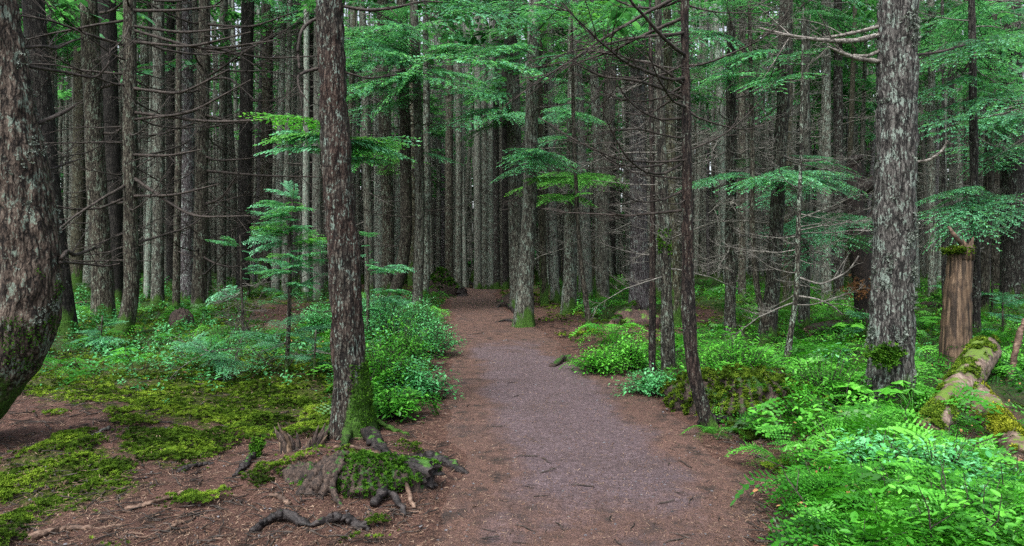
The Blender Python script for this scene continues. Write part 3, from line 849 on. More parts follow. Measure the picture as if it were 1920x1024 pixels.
# --- dead branches
for k, n, z0, z1, lo, hi in (('l5', 8, 2, 8, .7, 1.4), ('l6', 9, 2, 9, .6, 1.2), ('l7', 22, 1.3, 7, .8, 1.9), ('l8', 12, 2, 11, .8, 1.4), ('l9', 14, 1.2, 9, .8, 1.5),
        ('l10', 10, 2, 11, .8, 1.4), ('l11', 14, 1, 8, .5, 1.1), ('l12', 24, 1.0, 8.5, .9, 2.0), ('l13', 14, 2, 9, .8, 1.5), ('l14', 12, 2, 11, .8, 1.5), ('l15', 12, 2, 11, .8, 1.5),
        ('l16', 10, 2, 11, .8, 1.4), ('l2', 7, 2.5, 6, .5, 1.1), ('l3', 8, 2, 9, .7, 1.2), ('l4', 8, 3, 11, .7, 1.2)):
    dead(TREES[k], n, z0, z1, lo, hi, seed=hash(k) % 1 + len(k))
for k, n, z0, z1, lo, hi in (('m16', 12, 2, 8, .6, 1.3), ('m17', 16, 1.5, 8, .6, 1.3), ('m18', 18, 2.5, 8, .6, 1.3), ('m19', 8, 2, 8, .5, .9), ('m20', 14, 3, 12, .5, 1.0), ('m23', 14, 2, 12, .5, 1),
        ('m27', 16, 1.5, 12, .6, 1.0), ('m28', 16, 1.5, 12, .6, 1.0), ('c29', 14, 2.5, 8, .4, .9), ('c30', 10, 2.6, 7, .4, .9), ('c31', 12, 1.5, 7, .4, .9), ('c32', 16, 2, 10, .6, 1.2),
        ('c33', 18, 1.6, 7, .5, 1.1), ('c34', 9, 1.2, 5, .4, .9), ('c35', 14, 2, 9, .6, 1.2), ('c36', 14, 1.8, 10, .6, 1.2), ('c37', 26, 1.5, 8, .6, 1.5),
        ('r38', 14, 1.2, 4.2, .25, .6), ('r39', 18, 1.2, 4.2, .3, .8), ('r40', 14, 1.5, 6, .6, 1.2), ('r42', 30, 1.2, 6.5, .6, 1.4), ('r43', 24, 1.3, 6.5, .6, 1.4),
        ('r44', 18, 1.5, 7, .6, 1.3), ('r45', 16, .8, 2.6, .35, .9), ('r46', 20, 1.2, 7, .6, 1.3), ('r47', 18, 1.5, 9, .7, 1.4), ('r48', 18, 1.5, 9, .8, 1.4), ('r50', 16, 1.5, 9, .7, 1.3),
        ('r52', 14, 1.6, 6, .6, 1.2), ('r54', 14, 1.5, 8, .6, 1.2), ('r55', 16, 2, 8, .6, 1.3), ('r56', 14, 1.5, 10, .7, 1.3), ('r57', 14, 2, 10, .7, 1.3), ('r58', 14, 2, 10, .7, 1.3)):
    dead(TREES[k], n, z0, z1, lo, hi, pale=(k[0] == 'r' or k in ('c37', 'c34', 'c33')), seed=len(k) + n)
dead(TREES['r41'], 12, 1.9, 3.9, .5, 1.2, az=math.pi, spread=.6, seed=5)
dead(TREES['r41'], 8, 1.9, 3.9, .3, .8, seed=6)

def branch_px(key, rows, name='dead_branch', mat=None, Y0=None, r_end=.25, twigs=0, n=7, seed=0, thin=0.72):
    """one bare branch traced through (column, row, thickness px, depth offset)"""
    tr = TREES[key]; mb = MB(); Y0 = tr.Y if Y0 is None else Y0
    p = np.array([P(x, y, Y0 + d) for x, y, w_, d in rows]); ra = np.array([w_ * thin / 2 * (Y0 + d) / F for x, y, w_, d in rows])
    s = np.linspace(0, 1, len(p)); s2 = np.linspace(0, 1, len(p) * 6)
    q = np.stack([np.interp(s2, s, p[:, k]) for k in range(3)], -1)
    for _ in range(3): q[1:-1] = (q[:-2] + q[1:-1] + q[2:]) / 3
    r = np.random.default_rng(seed + len(rows))
    rr = np.interp(s2, s, ra) * (1 + r.normal(0, .08, len(s2)))
    tube(mb, q - tr.base, rr, n)
    for i in range(twigs):
        j = r.integers(len(q) // 4, len(q) - 2); d = unit(q[j + 1] - q[j])
        L = r.uniform(.15, .6)
        d2 = unit(d + r.normal(0, .8, 3)); t = np.linspace(0, 1, 5)[:, None]
        tube(mb, q[j] - tr.base + d2 * L * t + np.array([0, 0, r.normal(.02, .06)]) * t ** 2, np.linspace(rr[j] * .4, .0015, 5), 4, cap=False)
        for _k in range(2): e_ = unit(d2 + r.normal(0, .6, 3)); tube(mb, q[j] - tr.base + d2 * L * r.uniform(.3, .8) + e_ * L * .35 * t[:3], [.003, .002, .0012], 3, cap=False)
    return mb.build(name, mat or M_TWIG_D, tr.root)

# traced branches
branch_px('a', [(605, 35, 9, 0), (585, 38, 9, -.05), (565, 55, 9, -.1), (558, 95, 8, -.1), (562, 130, 7, -.1)], mat=M_TWIG_D)
branch_px('a', [(600, 128, 9, 0), (575, 134, 9, -.1), (558, 142, 7, -.15), (560, 165, 5, -.2), (580, 195, 3, -.2)], twigs=5)
branch_px('a', [(645, 12, 9, 0), (690, 20, 9, -.1), (740, 15, 8, -.1), (790, 2, 5, 0), (830, 4, 4, .1)], twigs=9)
branch_px('a', [(645, 135, 6, 0), (690, 148, 5, .1), (745, 140, 4, .3)], twigs=5)
branch_px('r49', [(1648, 66, 15, 0), (1600, 78, 13, -.1), (1540, 76, 11, -.2), (1475, 66, 8, -.3), (1422, 52, 5, -.3)], mat=M_TWIG_W, twigs=7)
branch_px('r49', [(1648, 50, 11, 0), (1600, 62, 9, .1), (1555, 70, 7, .1)], mat=M_TWIG_W, twigs=2)
branch_px('r49', [(1648, 116, 14, 0), (1605, 110, 12, -.1), (1570, 96, 9, -.15), (1553, 88, 4, -.2)], mat=M_TWIG_W, twigs=3)
branch_px('r49', [(1648, 96, 10, 0), (1625, 106, 9, -.05), (1600, 104, 7, -.1)], mat=M_TWIG_W)
branch_px('r49', [(1713, 305, 9, 0), (1745, 300, 8, -.1), (1768, 282, 8, -.15), (1777, 264, 6, -.2)], mat=M_TWIG_W)
branch_px('r49', [(1713, 104, 8, 0), (1760, 98, 7, .1), (1810, 84, 5, .3)], twigs=4)
branch_px('r41', [(1285, 188, 9, 0), (1240, 165, 8, -.2), (1190, 150, 7, -.4), (1130, 145, 6, -.5), (1080, 120, 4, -.6)], twigs=14)
branch_px('r41', [(1284, 160, 8, 0), (1230, 120, 6, -.2), (1170, 110, 5, -.3), (1100, 60, 4, -.4), (1060, 10, 3, -.5)], twigs=14, seed=3)
branch_px('r41', [(1290, 300, 6, 0), (1230, 305, 6, -.2), (1160, 300, 5, -.4), (1090, 270, 4, -.6), (1010, 220, 3, -.6)], twigs=14, seed=5)
branch_px('r45', [(1494, 555, 6, 0), (1530, 560, 5, -.1), (1560, 572, 4, -.1), (1580, 590, 3, -.1)], mat=M_TWIG_P, twigs=3)
branch_px('r45', [(1496, 520, 6, 0), (1540, 535, 5, -.1), (1590, 510, 4, -.1), (1610, 480, 3, -.1)], mat=M_TWIG_P, twigs=4)
branch_px('l1', [(115, 485, 12, 0), (125, 470, 11, .1), (140, 480, 11, .2), (170, 468, 8, .4), (190, 462, 4, .5)], twigs=4)
branch_px('l1', [(112, 492, 9, 0), (150, 494, 6, .2), (200, 500, 5, .4), (225, 494, 3, .4)], twigs=3)
branch_px('l1', [(70, 232, 12, .1), (100, 220, 11, .2), (130, 205, 9, .3), (140, 198, 5, .3)])
branch_px('l1', [(45, 90, 8, .1), (80, 86, 8, .2), (105, 92, 7, .4), (140, 75, 5, .5)], twigs=3)
branch_px('l1', [(55, 125, 9, .1), (120, 135, 8, .4), (180, 148, 7, .6), (205, 120, 5, .6), (207, 90, 3, .6)], twigs=6)
branch_px('l1', [(68, 318, 6, .1), (100, 317, 6, .3), (125, 306, 5, .4), (150, 298, 3, .5)], twigs=3)
for i, (y0, x1, y1, up) in enumerate(((48, 440, 52, -12), (78, 470, 60, 20), (55, 520, 75, 30), (165, 430, 130, 30), (210, 560, 220, -15), (225, 470, 150, 25), (368, 410, 345, 10), (290, 380, 280, 8), (20, 420, 10, 5), (330, 470, 405, -40))):
    xm = (245 + x1) / 2
    branch_px('l7', [(245, y0, 9, 0), (xm, (y0 + y1) / 2 + abs(up), 7, -.3), (x1, y1, 3, -.6)], twigs=7, seed=i)
for i, (y0, x1, y1, up) in enumerate(((45, 560, 20, 20), (85, 600, 105, 15), (215, 520, 215, 18), (320, 605, 332, 4), (95, 520, 60, 25), (150, 480, 190, -25), (385, 450, 320, 20))):
    xm = (382 + x1) / 2
    branch_px('l12', [(382, y0, 8, 0), (xm, (y0 + y1) / 2 + up, 6, -.5), (x1, y1, 3, -1)], twigs=8, seed=40 + i)
for i, (x0, y0, x1, y1, up) in enumerate(((188, 25, 235, 0, 8), (190, 165, 240, 160, -6), (196, 250, 235, 235, 8), (210, 380, 250, 372, 5))):
    branch_px('l5', [(x0, y0, 8, 0), ((x0 + x1) / 2, (y0 + y1) / 2 + up, 7, -.4), (x1, y1, 4, -.7)], twigs=3, seed=60 + i)

# --- live boughs
fol('m18', 655, 800, 80, 190, 12, 'n', (-2.5, -.5))
fol('m17', 660, 760, 130, 200, 5, 'n', (-2.5, 0))
fol('m16', 660, 755, 262, 330, 4, 'b', (-3, -1.2), Lmax=2.6)
fol('a', 690, 752, 268, 315, 2, 'sb', (.3, 1.0), rise=-.05, Lmax=.9)
fol('a', 675, 745, 275, 330, 5, 's', (.3, 1.1), rise=-.05, Lmax=.9)
fol('c34', 985, 1060, 335, 352, 3, 'sb', (-.6, .3), Lmax=1.6, rise=.02)
fol('c34', 1105, 1168, 318, 352, 3, 'sb', (-.8, .2), Lmax=1.4, rise=.02)
fol('c34', 1045, 1140, 355, 382, 3, 'sb', (-.8, .0), Lmax=1.2, rise=.02)
fol('a', 498, 540, 232, 262, 2, 'sb', (.3, .9), rise=-.05, Lmax=.9)
fol('a', 515, 575, 248, 285, 4, 's', (.3, 1.0), rise=-.08, Lmax=.8)
fol('m18', 800, 905, 95, 150, 5, 'n', (-2, 0))
fol('m18', 800, 852, 285, 305, 2, 'n', (-1, 0))
fol('c29', 870, 960, 175, 245, 10, 'n', (-2.5, -.5))
fol('c30', 955, 1060, 290, 330, 6, 'n', (-2, -.8))
fol('c33', 985, 1060, 325, 350, 3, 'b', (-2, -1)); fol('c33', 1100, 1168, 318, 352, 4, 'b', (-2, -1)); fol('c33', 1050, 1090, 360, 382, 2, 'b', (-2, -1.4))
fol('c30', 900, 1090, 0, 110, 11, 'n', (-3, 1)); fol('c31', 930, 1080, 20, 160, 7, 'n', (-2, 1))
fol('c29', 820, 980, 0, 100, 12, 'n', (-3, 1)); fol('c33', 980, 1180, 0, 120, 9, 'b', (-3, 1))
fol('c33', 1000, 1110, 160, 270, 12, 'n', (-2, 1)); fol('c35', 1050, 1230, 20, 150, 8, 'n', (-2, 1)); fol('c37', 1100, 1300, 0, 110, 10, 'n', (-3, 1))
fol('c32', 960, 1090, 170, 300, 8, 'n', (-2, 1))
fol('m18', 690, 880, 0, 90, 10, 'n', (-3, 1)); fol('m17', 650, 800, 0, 100, 10, 'n', (-3, 1)); fol('l16', 510, 620, 0, 45, 6, 'n', (-3, 0))
fol('r42', 1285, 1420, 95, 165, 8, 'n', (-1.5, 1)); fol('r43', 1370, 1530, 90, 160, 9, 'n', (-1.8, 1)); fol('r42', 1285, 1440, 0, 90, 6, 'n', (-2, 1))
fol('r43', 1400, 1600, 0, 80, 6, 'n', (-1, 2))
fol('r42', 1310, 1420, 300, 350, 6, 'n', (-1.6, .2)); fol('r43', 1400, 1560, 298, 355, 9, 'n', (-1.6, .2)); fol('r46', 1500, 1610, 305, 360, 6, 'n', (-2, 0))
fol('r46', 1500, 1640, 405, 455, 7, 'n', (-2, 0)); fol('r44', 1420, 1540, 350, 400, 4, 'n', (-2, 0))
fol('r52', 1725, 1900, 350, 440, 11, 'n', (-2.2, .2)); fol('r52', 1730, 1920, 60, 130, 8, 'n', (-2, 2)); fol('r52', 1740, 1920, 150, 260, 8, 'n', (-2, 2))
fol('r54', 1760, 1925, 0, 90, 10, 'n', (-2, 2)); fol('r54', 1820, 1930, 180, 330, 8, 'n', (-3, 1)); fol('r55', 1830, 1960, 270, 420, 7, 'n', (-3, 0))
fol('r58', 1720, 1850, 0, 110, 10, 'f', (-2, 2)); fol('r57', 1800, 1920, 60, 250, 12, 'f', (-3, 2)); fol('r55', 1840, 1990, 0, 200, 12, 'n', (-3, 2)); fol('r56', 1720, 1780, 0, 200, 8, 'f', (-2, 2))
fol('l4', 60, 145, 30, 140, 6, 'f', (1, 6)); fol('l3', 70, 130, 40, 150, 6, 'f', (1, 6)); fol('l6', 225, 290, 0, 30, 3, 'f', (1, 4))
fol('r48', 1490, 1620, 0, 130, 8, 'f', (-1, 3)); fol('r47', 1340, 1450, 0, 60, 6, 'f', (0, 3))

# crowns above the frame
for k, tr in TREES.items():
    if tr.C[-1, 2] > 12 and ((tr.Y > 29 and not k.startswith('m2')) or (tr.Y > 9 and random.random() < (.15 if k[0] in 'lr' else .35))):
        zt = EYE + HZ / F * tr.Y
        crown_on(tr, max(zt - random.uniform(-1.0, 2.0), 7.0) if tr.Y < 26 else random.uniform(8, 11), random.uniform(.8, 1.1))

# ------------------------------------------------------------------ the crowded far forest
FAR_TR = []
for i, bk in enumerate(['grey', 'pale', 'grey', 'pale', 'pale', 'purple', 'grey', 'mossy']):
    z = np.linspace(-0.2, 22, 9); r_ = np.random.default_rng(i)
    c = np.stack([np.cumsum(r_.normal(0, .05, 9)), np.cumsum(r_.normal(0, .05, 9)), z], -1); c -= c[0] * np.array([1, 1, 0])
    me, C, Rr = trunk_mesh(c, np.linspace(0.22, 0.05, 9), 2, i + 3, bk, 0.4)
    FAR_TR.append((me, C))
placed = [(t_.base[0], t_.base[1]) for t_ in TREES.values()]
far_label = {
    'l': ('slim bare trunk in the crowded shady forest beyond the mossy left side', 'far trunks left of the path'),
    'c': ('slim bare trunk in the dense forest closing the view behind the path', 'far trunks behind the end of the path'),
    'r': ('slim bare trunk in the crowded forest beyond the green ferns', 'far trunks right of the path')}
cnt = 0; tries = 0
rf = np.random.default_rng(5)
while cnt < 238 and tries < 9000:
    tries += 1
    y = 22 + 40 * rf.random() ** 1.15
    u = rf.uniform(-40, 1960)
    x = (u - 960) / F * y
    if y < 38 and path_dist(np.array([x]), np.array([y]))[0] < (0.8 if y > 33 else 1.6): continue
    if min((x - a) ** 2 + (y - b) ** 2 for a, b in placed) < 0.8 ** 2: continue
    if y < 30 and 1250 < u < 1650: continue
    placed.append((x, y)); cnt += 1
    k = 'l' if u < 700 else ('c' if u < 1120 else 'r')
    root = empty('forest_tree', (x, y, h1(x, y))); tag(root, far_label[k][0], 'tree', far_label[k][1])
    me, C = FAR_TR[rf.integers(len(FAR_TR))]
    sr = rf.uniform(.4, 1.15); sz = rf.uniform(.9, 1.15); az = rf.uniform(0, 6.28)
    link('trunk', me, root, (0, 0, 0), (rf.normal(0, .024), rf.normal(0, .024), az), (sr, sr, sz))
    link('twigs', TWIGS[rf.integers(len(TWIGS))], root, (0, 0, rf.uniform(1.0, 2.5)), (0, 0, rf.uniform(0, 6.28)), (1, 1, 1.2))
    if (k == 'l' and cnt % 3 == 0) or (k == 'r' and cnt % 2) or (k == 'c' and cnt % 4 == 0):
        link('crown', CROWN[rf.integers(len(CROWN))], root, (0, 0, rf.uniform(8, 12)), (0, 0, rf.uniform(0, 6.28)), rf.uniform(.75, 1.05))

# beyond them the wood is one mass
mb = MB(); mc = MB()
st0 = [bough_arrays(np.random.default_rng(900 + k), L=1.0, strip=0.3, wid=0.06, sub_step=0.22, ntw=9, droop=.25) for k in range(4)]
for i in range(1700):
    y = rf.uniform(42, 105); x = (rf.uniform(-150, 2070) - 960) / F * y
    z0 = -0.9
    t = np.array([0, .5, 1.0])[:, None]
    tube(mb, np.array([x, y, z0]) + np.array([rf.normal(0, 1.1), 0, 24]) * t, np.array([1, .7, .3]) * rf.uniform(.07, .25), 6, tone=rf.random(), cap=False)
for i in range(5200):
    y = rf.uniform(64, 112); x = (rf.uniform(-150, 2070) - 960) / F * y
    z = rf.uniform(9, 30) if rf.random() < .80 else rf.uniform(0, 9)
    _, V, Tn = st0[rf.integers(4)]
    M = rot_dir(rf.uniform(0, 6.28), rf.normal(-.1, .3)) * rf.uniform(1.6, 3.2)
    mc.add(V @ M.T + np.array([x, y, z]), quads_of(len(V) // 4), tone=np.clip(Tn + rf.normal(0, .15), 0, 1))
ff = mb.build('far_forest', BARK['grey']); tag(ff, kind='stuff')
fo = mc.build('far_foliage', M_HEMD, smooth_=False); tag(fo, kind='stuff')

# ------------------------------------------------------------------ tall broken stump, snag, logs
M_STUMP = m_wood('stump_wood', (0.012, 0.008, 0.006), (0.085, 0.054, 0.033), (0.20, 0.14, 0.09), 11, moss=(0.03, 0.06, 0.008), mossf=0.14, along=(1, 1, 0.09))
M_MOSSY = m_leaf('moss_yellow', (0.04, 0.055, 0.003), (0.14, 0.17, 0.010), (0.30, 0.33, 0.03), rough=0.9, trans=0.15, spec=0.1)
M_ROT = m_wood('rotten_wood', (0.007, 0.0045, 0.004), (0.038, 0.025, 0.019), (0.13, 0.092, 0.07), 30, moss=(0.014, 0.045, 0.005), mossf=0.22, along=(1, 1, 0.3))
M_ROOT = m_wood('root_wood', (0.005, 0.004, 0.004), (0.02, 0.0155, 0.015), (0.06, 0.05, 0.048), 22, moss=(0.02, 0.06, 0.006), mossf=0.0, along=(0.5, 0.5, 1), rough=0.55)
M_LOG = m_wood('log_wood', (0.035, 0.022, 0.017), (0.14, 0.095, 0.072), (0.30, 0.24, 0.19), 7, moss=(0.06, 0.10, 0.012), mossf=0.26, along=(0.6, 0.6, 0.6))
M_STICK = m_wood('stick_wood', (0.04, 0.024, 0.017), (0.13, 0.082, 0.058), (0.28, 0.20, 0.15), 14, along=(0.4, 0.4, 1))
M_SNAG = m_wood('snag_wood', (0.005, 0.0035, 0.003), (0.018, 0.012, 0.010), (0.05, 0.036, 0.03), 14, moss=(0.02, 0.05, 0.008), mossf=0.1)

BLADE_V, BLADE_Q = [], []
for k in range(5):
    a = k * 2.5; c_, s_ = math.cos(a), math.sin(a); wv = np.array([-s_, c_, 0]) * 0.22
    p0 = np.array([0, 0, -.1]); p1 = np.array([c_ * .45, s_ * .45, .55]); p2 = np.array([c_ * 1.0, s_ * 1.0, .62])
    b = len(BLADE_V)
    BLADE_V += [p0 - wv, p0 + wv, p1 + wv, p1 - wv, p2 + wv * .3, p2 - wv * .3]
    BLADE_Q += [(b, b + 1, b + 2, b + 3), (b + 3, b + 2, b + 4, b + 5)]
BLADE_V = np.array(BLADE_V)

def moss_on(parent, pts, size, mat=None, name='moss', seed=0, loc=(0, 0, 0), tilt=.5):
    """cushion of tiny moss shoots at the given points"""
    r = np.random.default_rng(seed); pts = np.asarray(pts, float)
    mb = MB(); n = len(pts)
    stamp(mb, BLADE_V, BLADE_Q, rotz_tilt(n, tilt, r.uniform(.6, 1.3, n) * size, r), pts, np.clip(r.normal(.5, .22, n), 0, 1))
    return mb.build(name, mat or M_MOSSD, parent, loc, smooth_=False)

def log_on(name, label, cat, p0, p1, r0, r1, mat, seed=0, moss=0, moss_mat=None, group=None, sag=0.0, jag=0.06):
    """a fallen log between two points: body, pale broken end, moss"""
    p0, p1 = np.array(p0, float), np.array(p1, float)
    root = empty(name, p0); tag(root, label, cat, group)
    d = p1 - p0; L = np.linalg.norm(d); d = d / L
    a = unit(np.cross(d, [0, 0, 1])); b = np.cross(a, d)
    m, n = max(12, int(L / 0.03)), 40
    t = np.linspace(0, 1, m); th = np.arange(n) / n * 2 * np.pi
    Tm, TH = np.meshgrid(t, th, indexing='ij')
    rr = r0 + (r1 - r0) * Tm
    rr = rr * (1 + .17 * fbm(np.cos(TH) * 1.6 + seed, np.sin(TH) * 1.6, Tm * L * 2.6, 4) + .05 * noise(np.cos(TH) * 7 + seed, np.sin(TH) * 7, Tm * L * 1.2))
    rr = rr * np.minimum(1, .82 + 4 * np.minimum(Tm, 1 - Tm))
    off = Tm * L + jag * (np.where(Tm > .99, 1, 0) - np.where(Tm < .01, 1, 0)) * noise(np.cos(TH) * 3 + seed, np.sin(TH) * 3)
    V = off[..., None] * d + rr[..., None] * (np.cos(TH)[..., None] * a + np.sin(TH)[..., None] * b)
    V[..., 2] -= sag * 4 * Tm * (1 - Tm)
    i, j = np.meshgrid(np.arange(m - 1), np.arange(n), indexing='ij')
    q = np.stack([i * n + j, i * n + (j + 1) % n, (i + 1) * n + (j + 1) % n, (i + 1) * n + j], -1).reshape(-1, 4)
    mb = MB(); mb.add(V.reshape(-1, 3), q[:, ::-1]); mb.build('log', mat, root)
    me = MB()
    for e in (0, m - 1):
        c = V[e].mean(0); k = np.concatenate([V[e], c + (V[e] - c) * .5 + d * .03 * (1 if e else -1) * noise(np.cos(th) * 5, np.sin(th) * 5)[:, None] - d * .015 * (1 if e else -1), [c]])
        qq = [(s, (s + 1) % n, n + (s + 1) % n, n + s) for s in range(n)]; tt = [(n + s, n + (s + 1) % n, 2 * n) for s in range(n)]
        me2 = MB(); me2.add(k, qq, tt); me2.build('broken_end', M_STICK if mat is not M_ROOT else M_ROOT, root)
    if moss:
        r = np.random.default_rng(seed)
        ti = r.uniform(0, 1, moss * 3); ph = r.normal(math.pi / 2, .65, moss * 3)
        keep = noise(ti * L * 4 + seed, ph * 1.2) > -.05
        ti, ph = ti[keep][:moss], ph[keep][:moss]
        rad = (r0 + (r1 - r0) * ti) * .99
        pts = ti[:, None] * L * d + rad[:, None] * (np.cos(ph)[:, None] * a + np.sin(ph)[:, None] * b)
        pts[:, 2] -= sag * 4 * ti * (1 - ti)
        moss_on(root, pts, .022, moss_mat or M_MOSS, seed=seed)
    return root

# tall broken stump
Yd = 9.0
base = np.array([(1792 - 960) / F * Yd, Yd, 0]); base[2] = h1(base[0], base[1])
st = empty('broken_stump', base); tag(st, 'tall broken brown stump bare of bark beside the big plated trunk', 'stump')
rows = [(1790, 712, 56), (1792, 650, 51), (1795, 560, 45), (1799, 500, 41), (1801, 470, 39)]
pts = [P(x, y, Yd) - base for x, y, w_ in rows]; pts[0][2] = -.1
BARK['stump'] = M_STUMP
me, C, Rr = trunk_mesh(pts, np.array([w_ / 2 * Yd / F for x, y, w_ in rows]), 0, 9, 'stump', .15, 4, .6)
link('trunk', me, st)
rs = np.random.default_rng(4)
for i in range(13):
    a = i / 13 * 6.28; c = C[-1] + np.array([math.cos(a), math.sin(a), 0]) * Rr[-1] * .86
    hgt = .02 + .13 * max(0, math.cos(a - .3)) ** 2 * rs.uniform(.5, 1.2) + rs.uniform(0, .04)
    mbs = MB(); tube(mbs, [c - np.array([0, 0, .12]), c + np.array([rs.normal(0, .012), 0, hgt * .5]), c + np.array([rs.normal(.01, .03), rs.normal(0, .02), hgt])], [.036, .030, .008], 5)
    mbs.build('splinter', M_STUMP, st)
rp = np.random.default_rng(8); n = 420
pts = C[-1] + np.stack([rp.normal(-.09, .07, n), rp.normal(-.05, .08, n), rp.normal(0.0, .025, n)], -1)
moss_on(st, pts, .026, M_MOSS, seed=8)
mbs = MB(); tube(mbs, [P(1803, 458, Yd) - base, P(1790, 442, Yd) - base, P(1778, 425, Yd) - base], [.03, .028, .016], 6); mbs.build('broken_branch', M_STICK, st)

# black broken snag
tr = T('snag', [(1630, 606, 48), (1624, 540, 42), (1610, 450, 40), (1600, 390, 36), (1600, 340, 34), (1604, 292, 26)], 'dark',
       'black broken snag with a thick side burl hidden behind the big plated trunk', name='broken_snag', cat='snag', extra_top=0)
tr.trunk.data.materials[0] = M_SNAG
branch_px('snag', [(1600, 360, 30, 0), (1618, 352, 40, -.1), (1640, 342, 36, -.1), (1655, 338, 26, -.1)], name='burl', mat=M_SNAG, n=12)
branch_px('snag', [(1603, 330, 16, 0), (1598, 310, 14, -.1), (1612, 292, 10, -.2), (1620, 300, 6, -.2)], mat=M_SNAG, n=8)
branch_px('snag', [(1610, 440, 9, 0), (1580, 385, 8, -.2), (1545, 400, 5, -.3), (1530, 402, 3, -.3)], mat=M_TWIG_D, n=6, twigs=4)
branch_px('snag', [(1625, 420, 12, 0), (1645, 380, 10, .1), (1660, 370, 8, .1)], mat=M_SNAG, n=6)
dead(tr, 9, 1.0, 4.0, .4, 1.0, pale=True, seed=9)
rr_ = np.random.default_rng(3)
pts = np.array([P(rr_.normal(1607, 16), rr_.normal(541, 8), tr.Y - .5 + rr_.normal(0, .12)) for _ in range(170)]) - tr.base
moss_on(tr.root, pts, .035, M_RUST, name='needles', tilt=.9)

g0 = G(1738, 838); up = P(1850, 652, 8.3)
log_on('fallen_log', 'thick mossy log with patches of bare pale wood leaning beside the tall broken stump', 'log', g0 + np.array([0, 0, .09]), up, .115, .165, M_LOG, 2, 2600)
g0 = P(1822, 745, 6.9); g1 = P(1925, 885, 5.1)
log_on('fallen_log', 'shorter log half buried in yellow moss at the right edge of the photo', 'log', g0 + np.array([0, 0, .06]), g1 + np.array([0, 0, .08]), .13, .105, M_LOG, 5, 3600, M_MOSSY)
a0 = G(1515, 632) + np.array([0, 0, .12]); a1 = G(1592, 618) + np.array([0, 0, .16])
log_on('fallen_log', 'dark rotting log lying among ferns left of the big plated trunk', 'log', a0, a1, .12, .10, M_ROT, 7, 200, M_MOSSD)
a0 = G(1150, 612) + np.array([0, 0, .06]); a1 = G(1212, 580) + np.array([0, 0, .22])
log_on('fallen_log', 'mossy log resting against the mound of the purple spruce', 'log', a0, a1, .10, .15, M_ROT, 8, 700, M_MOSSD)
a0 = G(866, 556) + np.array([0, 0, .14]); a1 = G(838, 534) + np.array([0, 0, .45])
log_on('fallen_log', 'grey log with cut end beside the mossy stump at the end of the path', 'log', a0, a1, .24, .20, M_ROOT, 9, 80, M_MOSSD)
a0 = G(895, 541) + np.array([0, 0, .1]); a1 = G(862, 530) + np.array([0, 0, .45])
log_on('fallen_log', 'thinner grey log lying behind the cut log at the end of the path', 'log', a0, a1, .14, .14, M_ROOT, 10)
a0 = G(272 / 2 + 4, 575) + np.array([0, 0, .05]); a1 = G(170, 572) + np.array([0, 0, .08])
log_on('fallen_log', 'short brown log lying in green moss behind the huge curved trunk', 'log', a0, a1, .07, .06, M_STICK, 11)
a0 = G(1730, 578) + np.array([0, 0, .1]); a1 = G(1790, 586) + np.array([0, 0, .1])
log_on('fallen_log', 'dark log lying in ferns behind the tall broken stump', 'log', a0, a1, .11, .09, M_ROT, 12, 100, M_MOSSD)

def lump(parent, name, c, rx, ry, rz, mat, seed, n=40, m=22, k=.28):
    """irregular weathered hump of wood or earth"""
    th = np.linspace(0, 2 * np.pi, n, endpoint=False); ph = np.linspace(-.35, math.pi / 2, m)
    TH, PH = np.meshgrid(th, ph)
    x, y, z = np.cos(TH) * np.cos(PH), np.sin(TH) * np.cos(PH), np.sin(PH)
    f = 1 + k * fbm(x * 1.7 + seed, y * 1.7, z * 1.7, 3) + .12 * (1 - np.abs(noise(x * 6 + seed, y * 6, z * 1.5)) * 2)
    V = np.stack([x * f * rx, y * f * ry, z * f * rz], -1).reshape(-1, 3)
    i, j = np.meshgrid(np.arange(m - 1), np.arange(n), indexing='ij')
    q = np.stack([i * n + j, i * n + (j + 1) % n, (i + 1) * n + (j + 1) % n, (i + 1) * n + j], -1).reshape(-1, 4)
    mb = MB(); mb.add(V, q); return mb.build(name, mat, parent, c), V

def strand(parent, name, pxs, mat, Yf, seed, n=9, wob=.01):
    p = np.array([P(x, y, yy) for x, y, yy, w_ in pxs]); ra = np.array([w_ / 2 * yy / F for x, y, yy, w_ in pxs])
    s = np.linspace(0, 1, len(p)); s2 = np.linspace(0, 1, len(p) * 7)
    q = np.stack([np.interp(s2, s, p[:, k]) for k in range(3)], -1)
    for _ in range(4): q[1:-1] = (q[:-2] + q[1:-1] + q[2:]) / 3
    r = np.random.default_rng(seed); q += r.normal(0, wob * .4, q.shape)
    mb = MB(); tube(mb, q - Yf, np.interp(s2, s, ra) * (1 + .2 * noise(s2 * len(p) * 1.3, s2 * 0 + seed)), n)
    return mb.build(name, mat, parent)

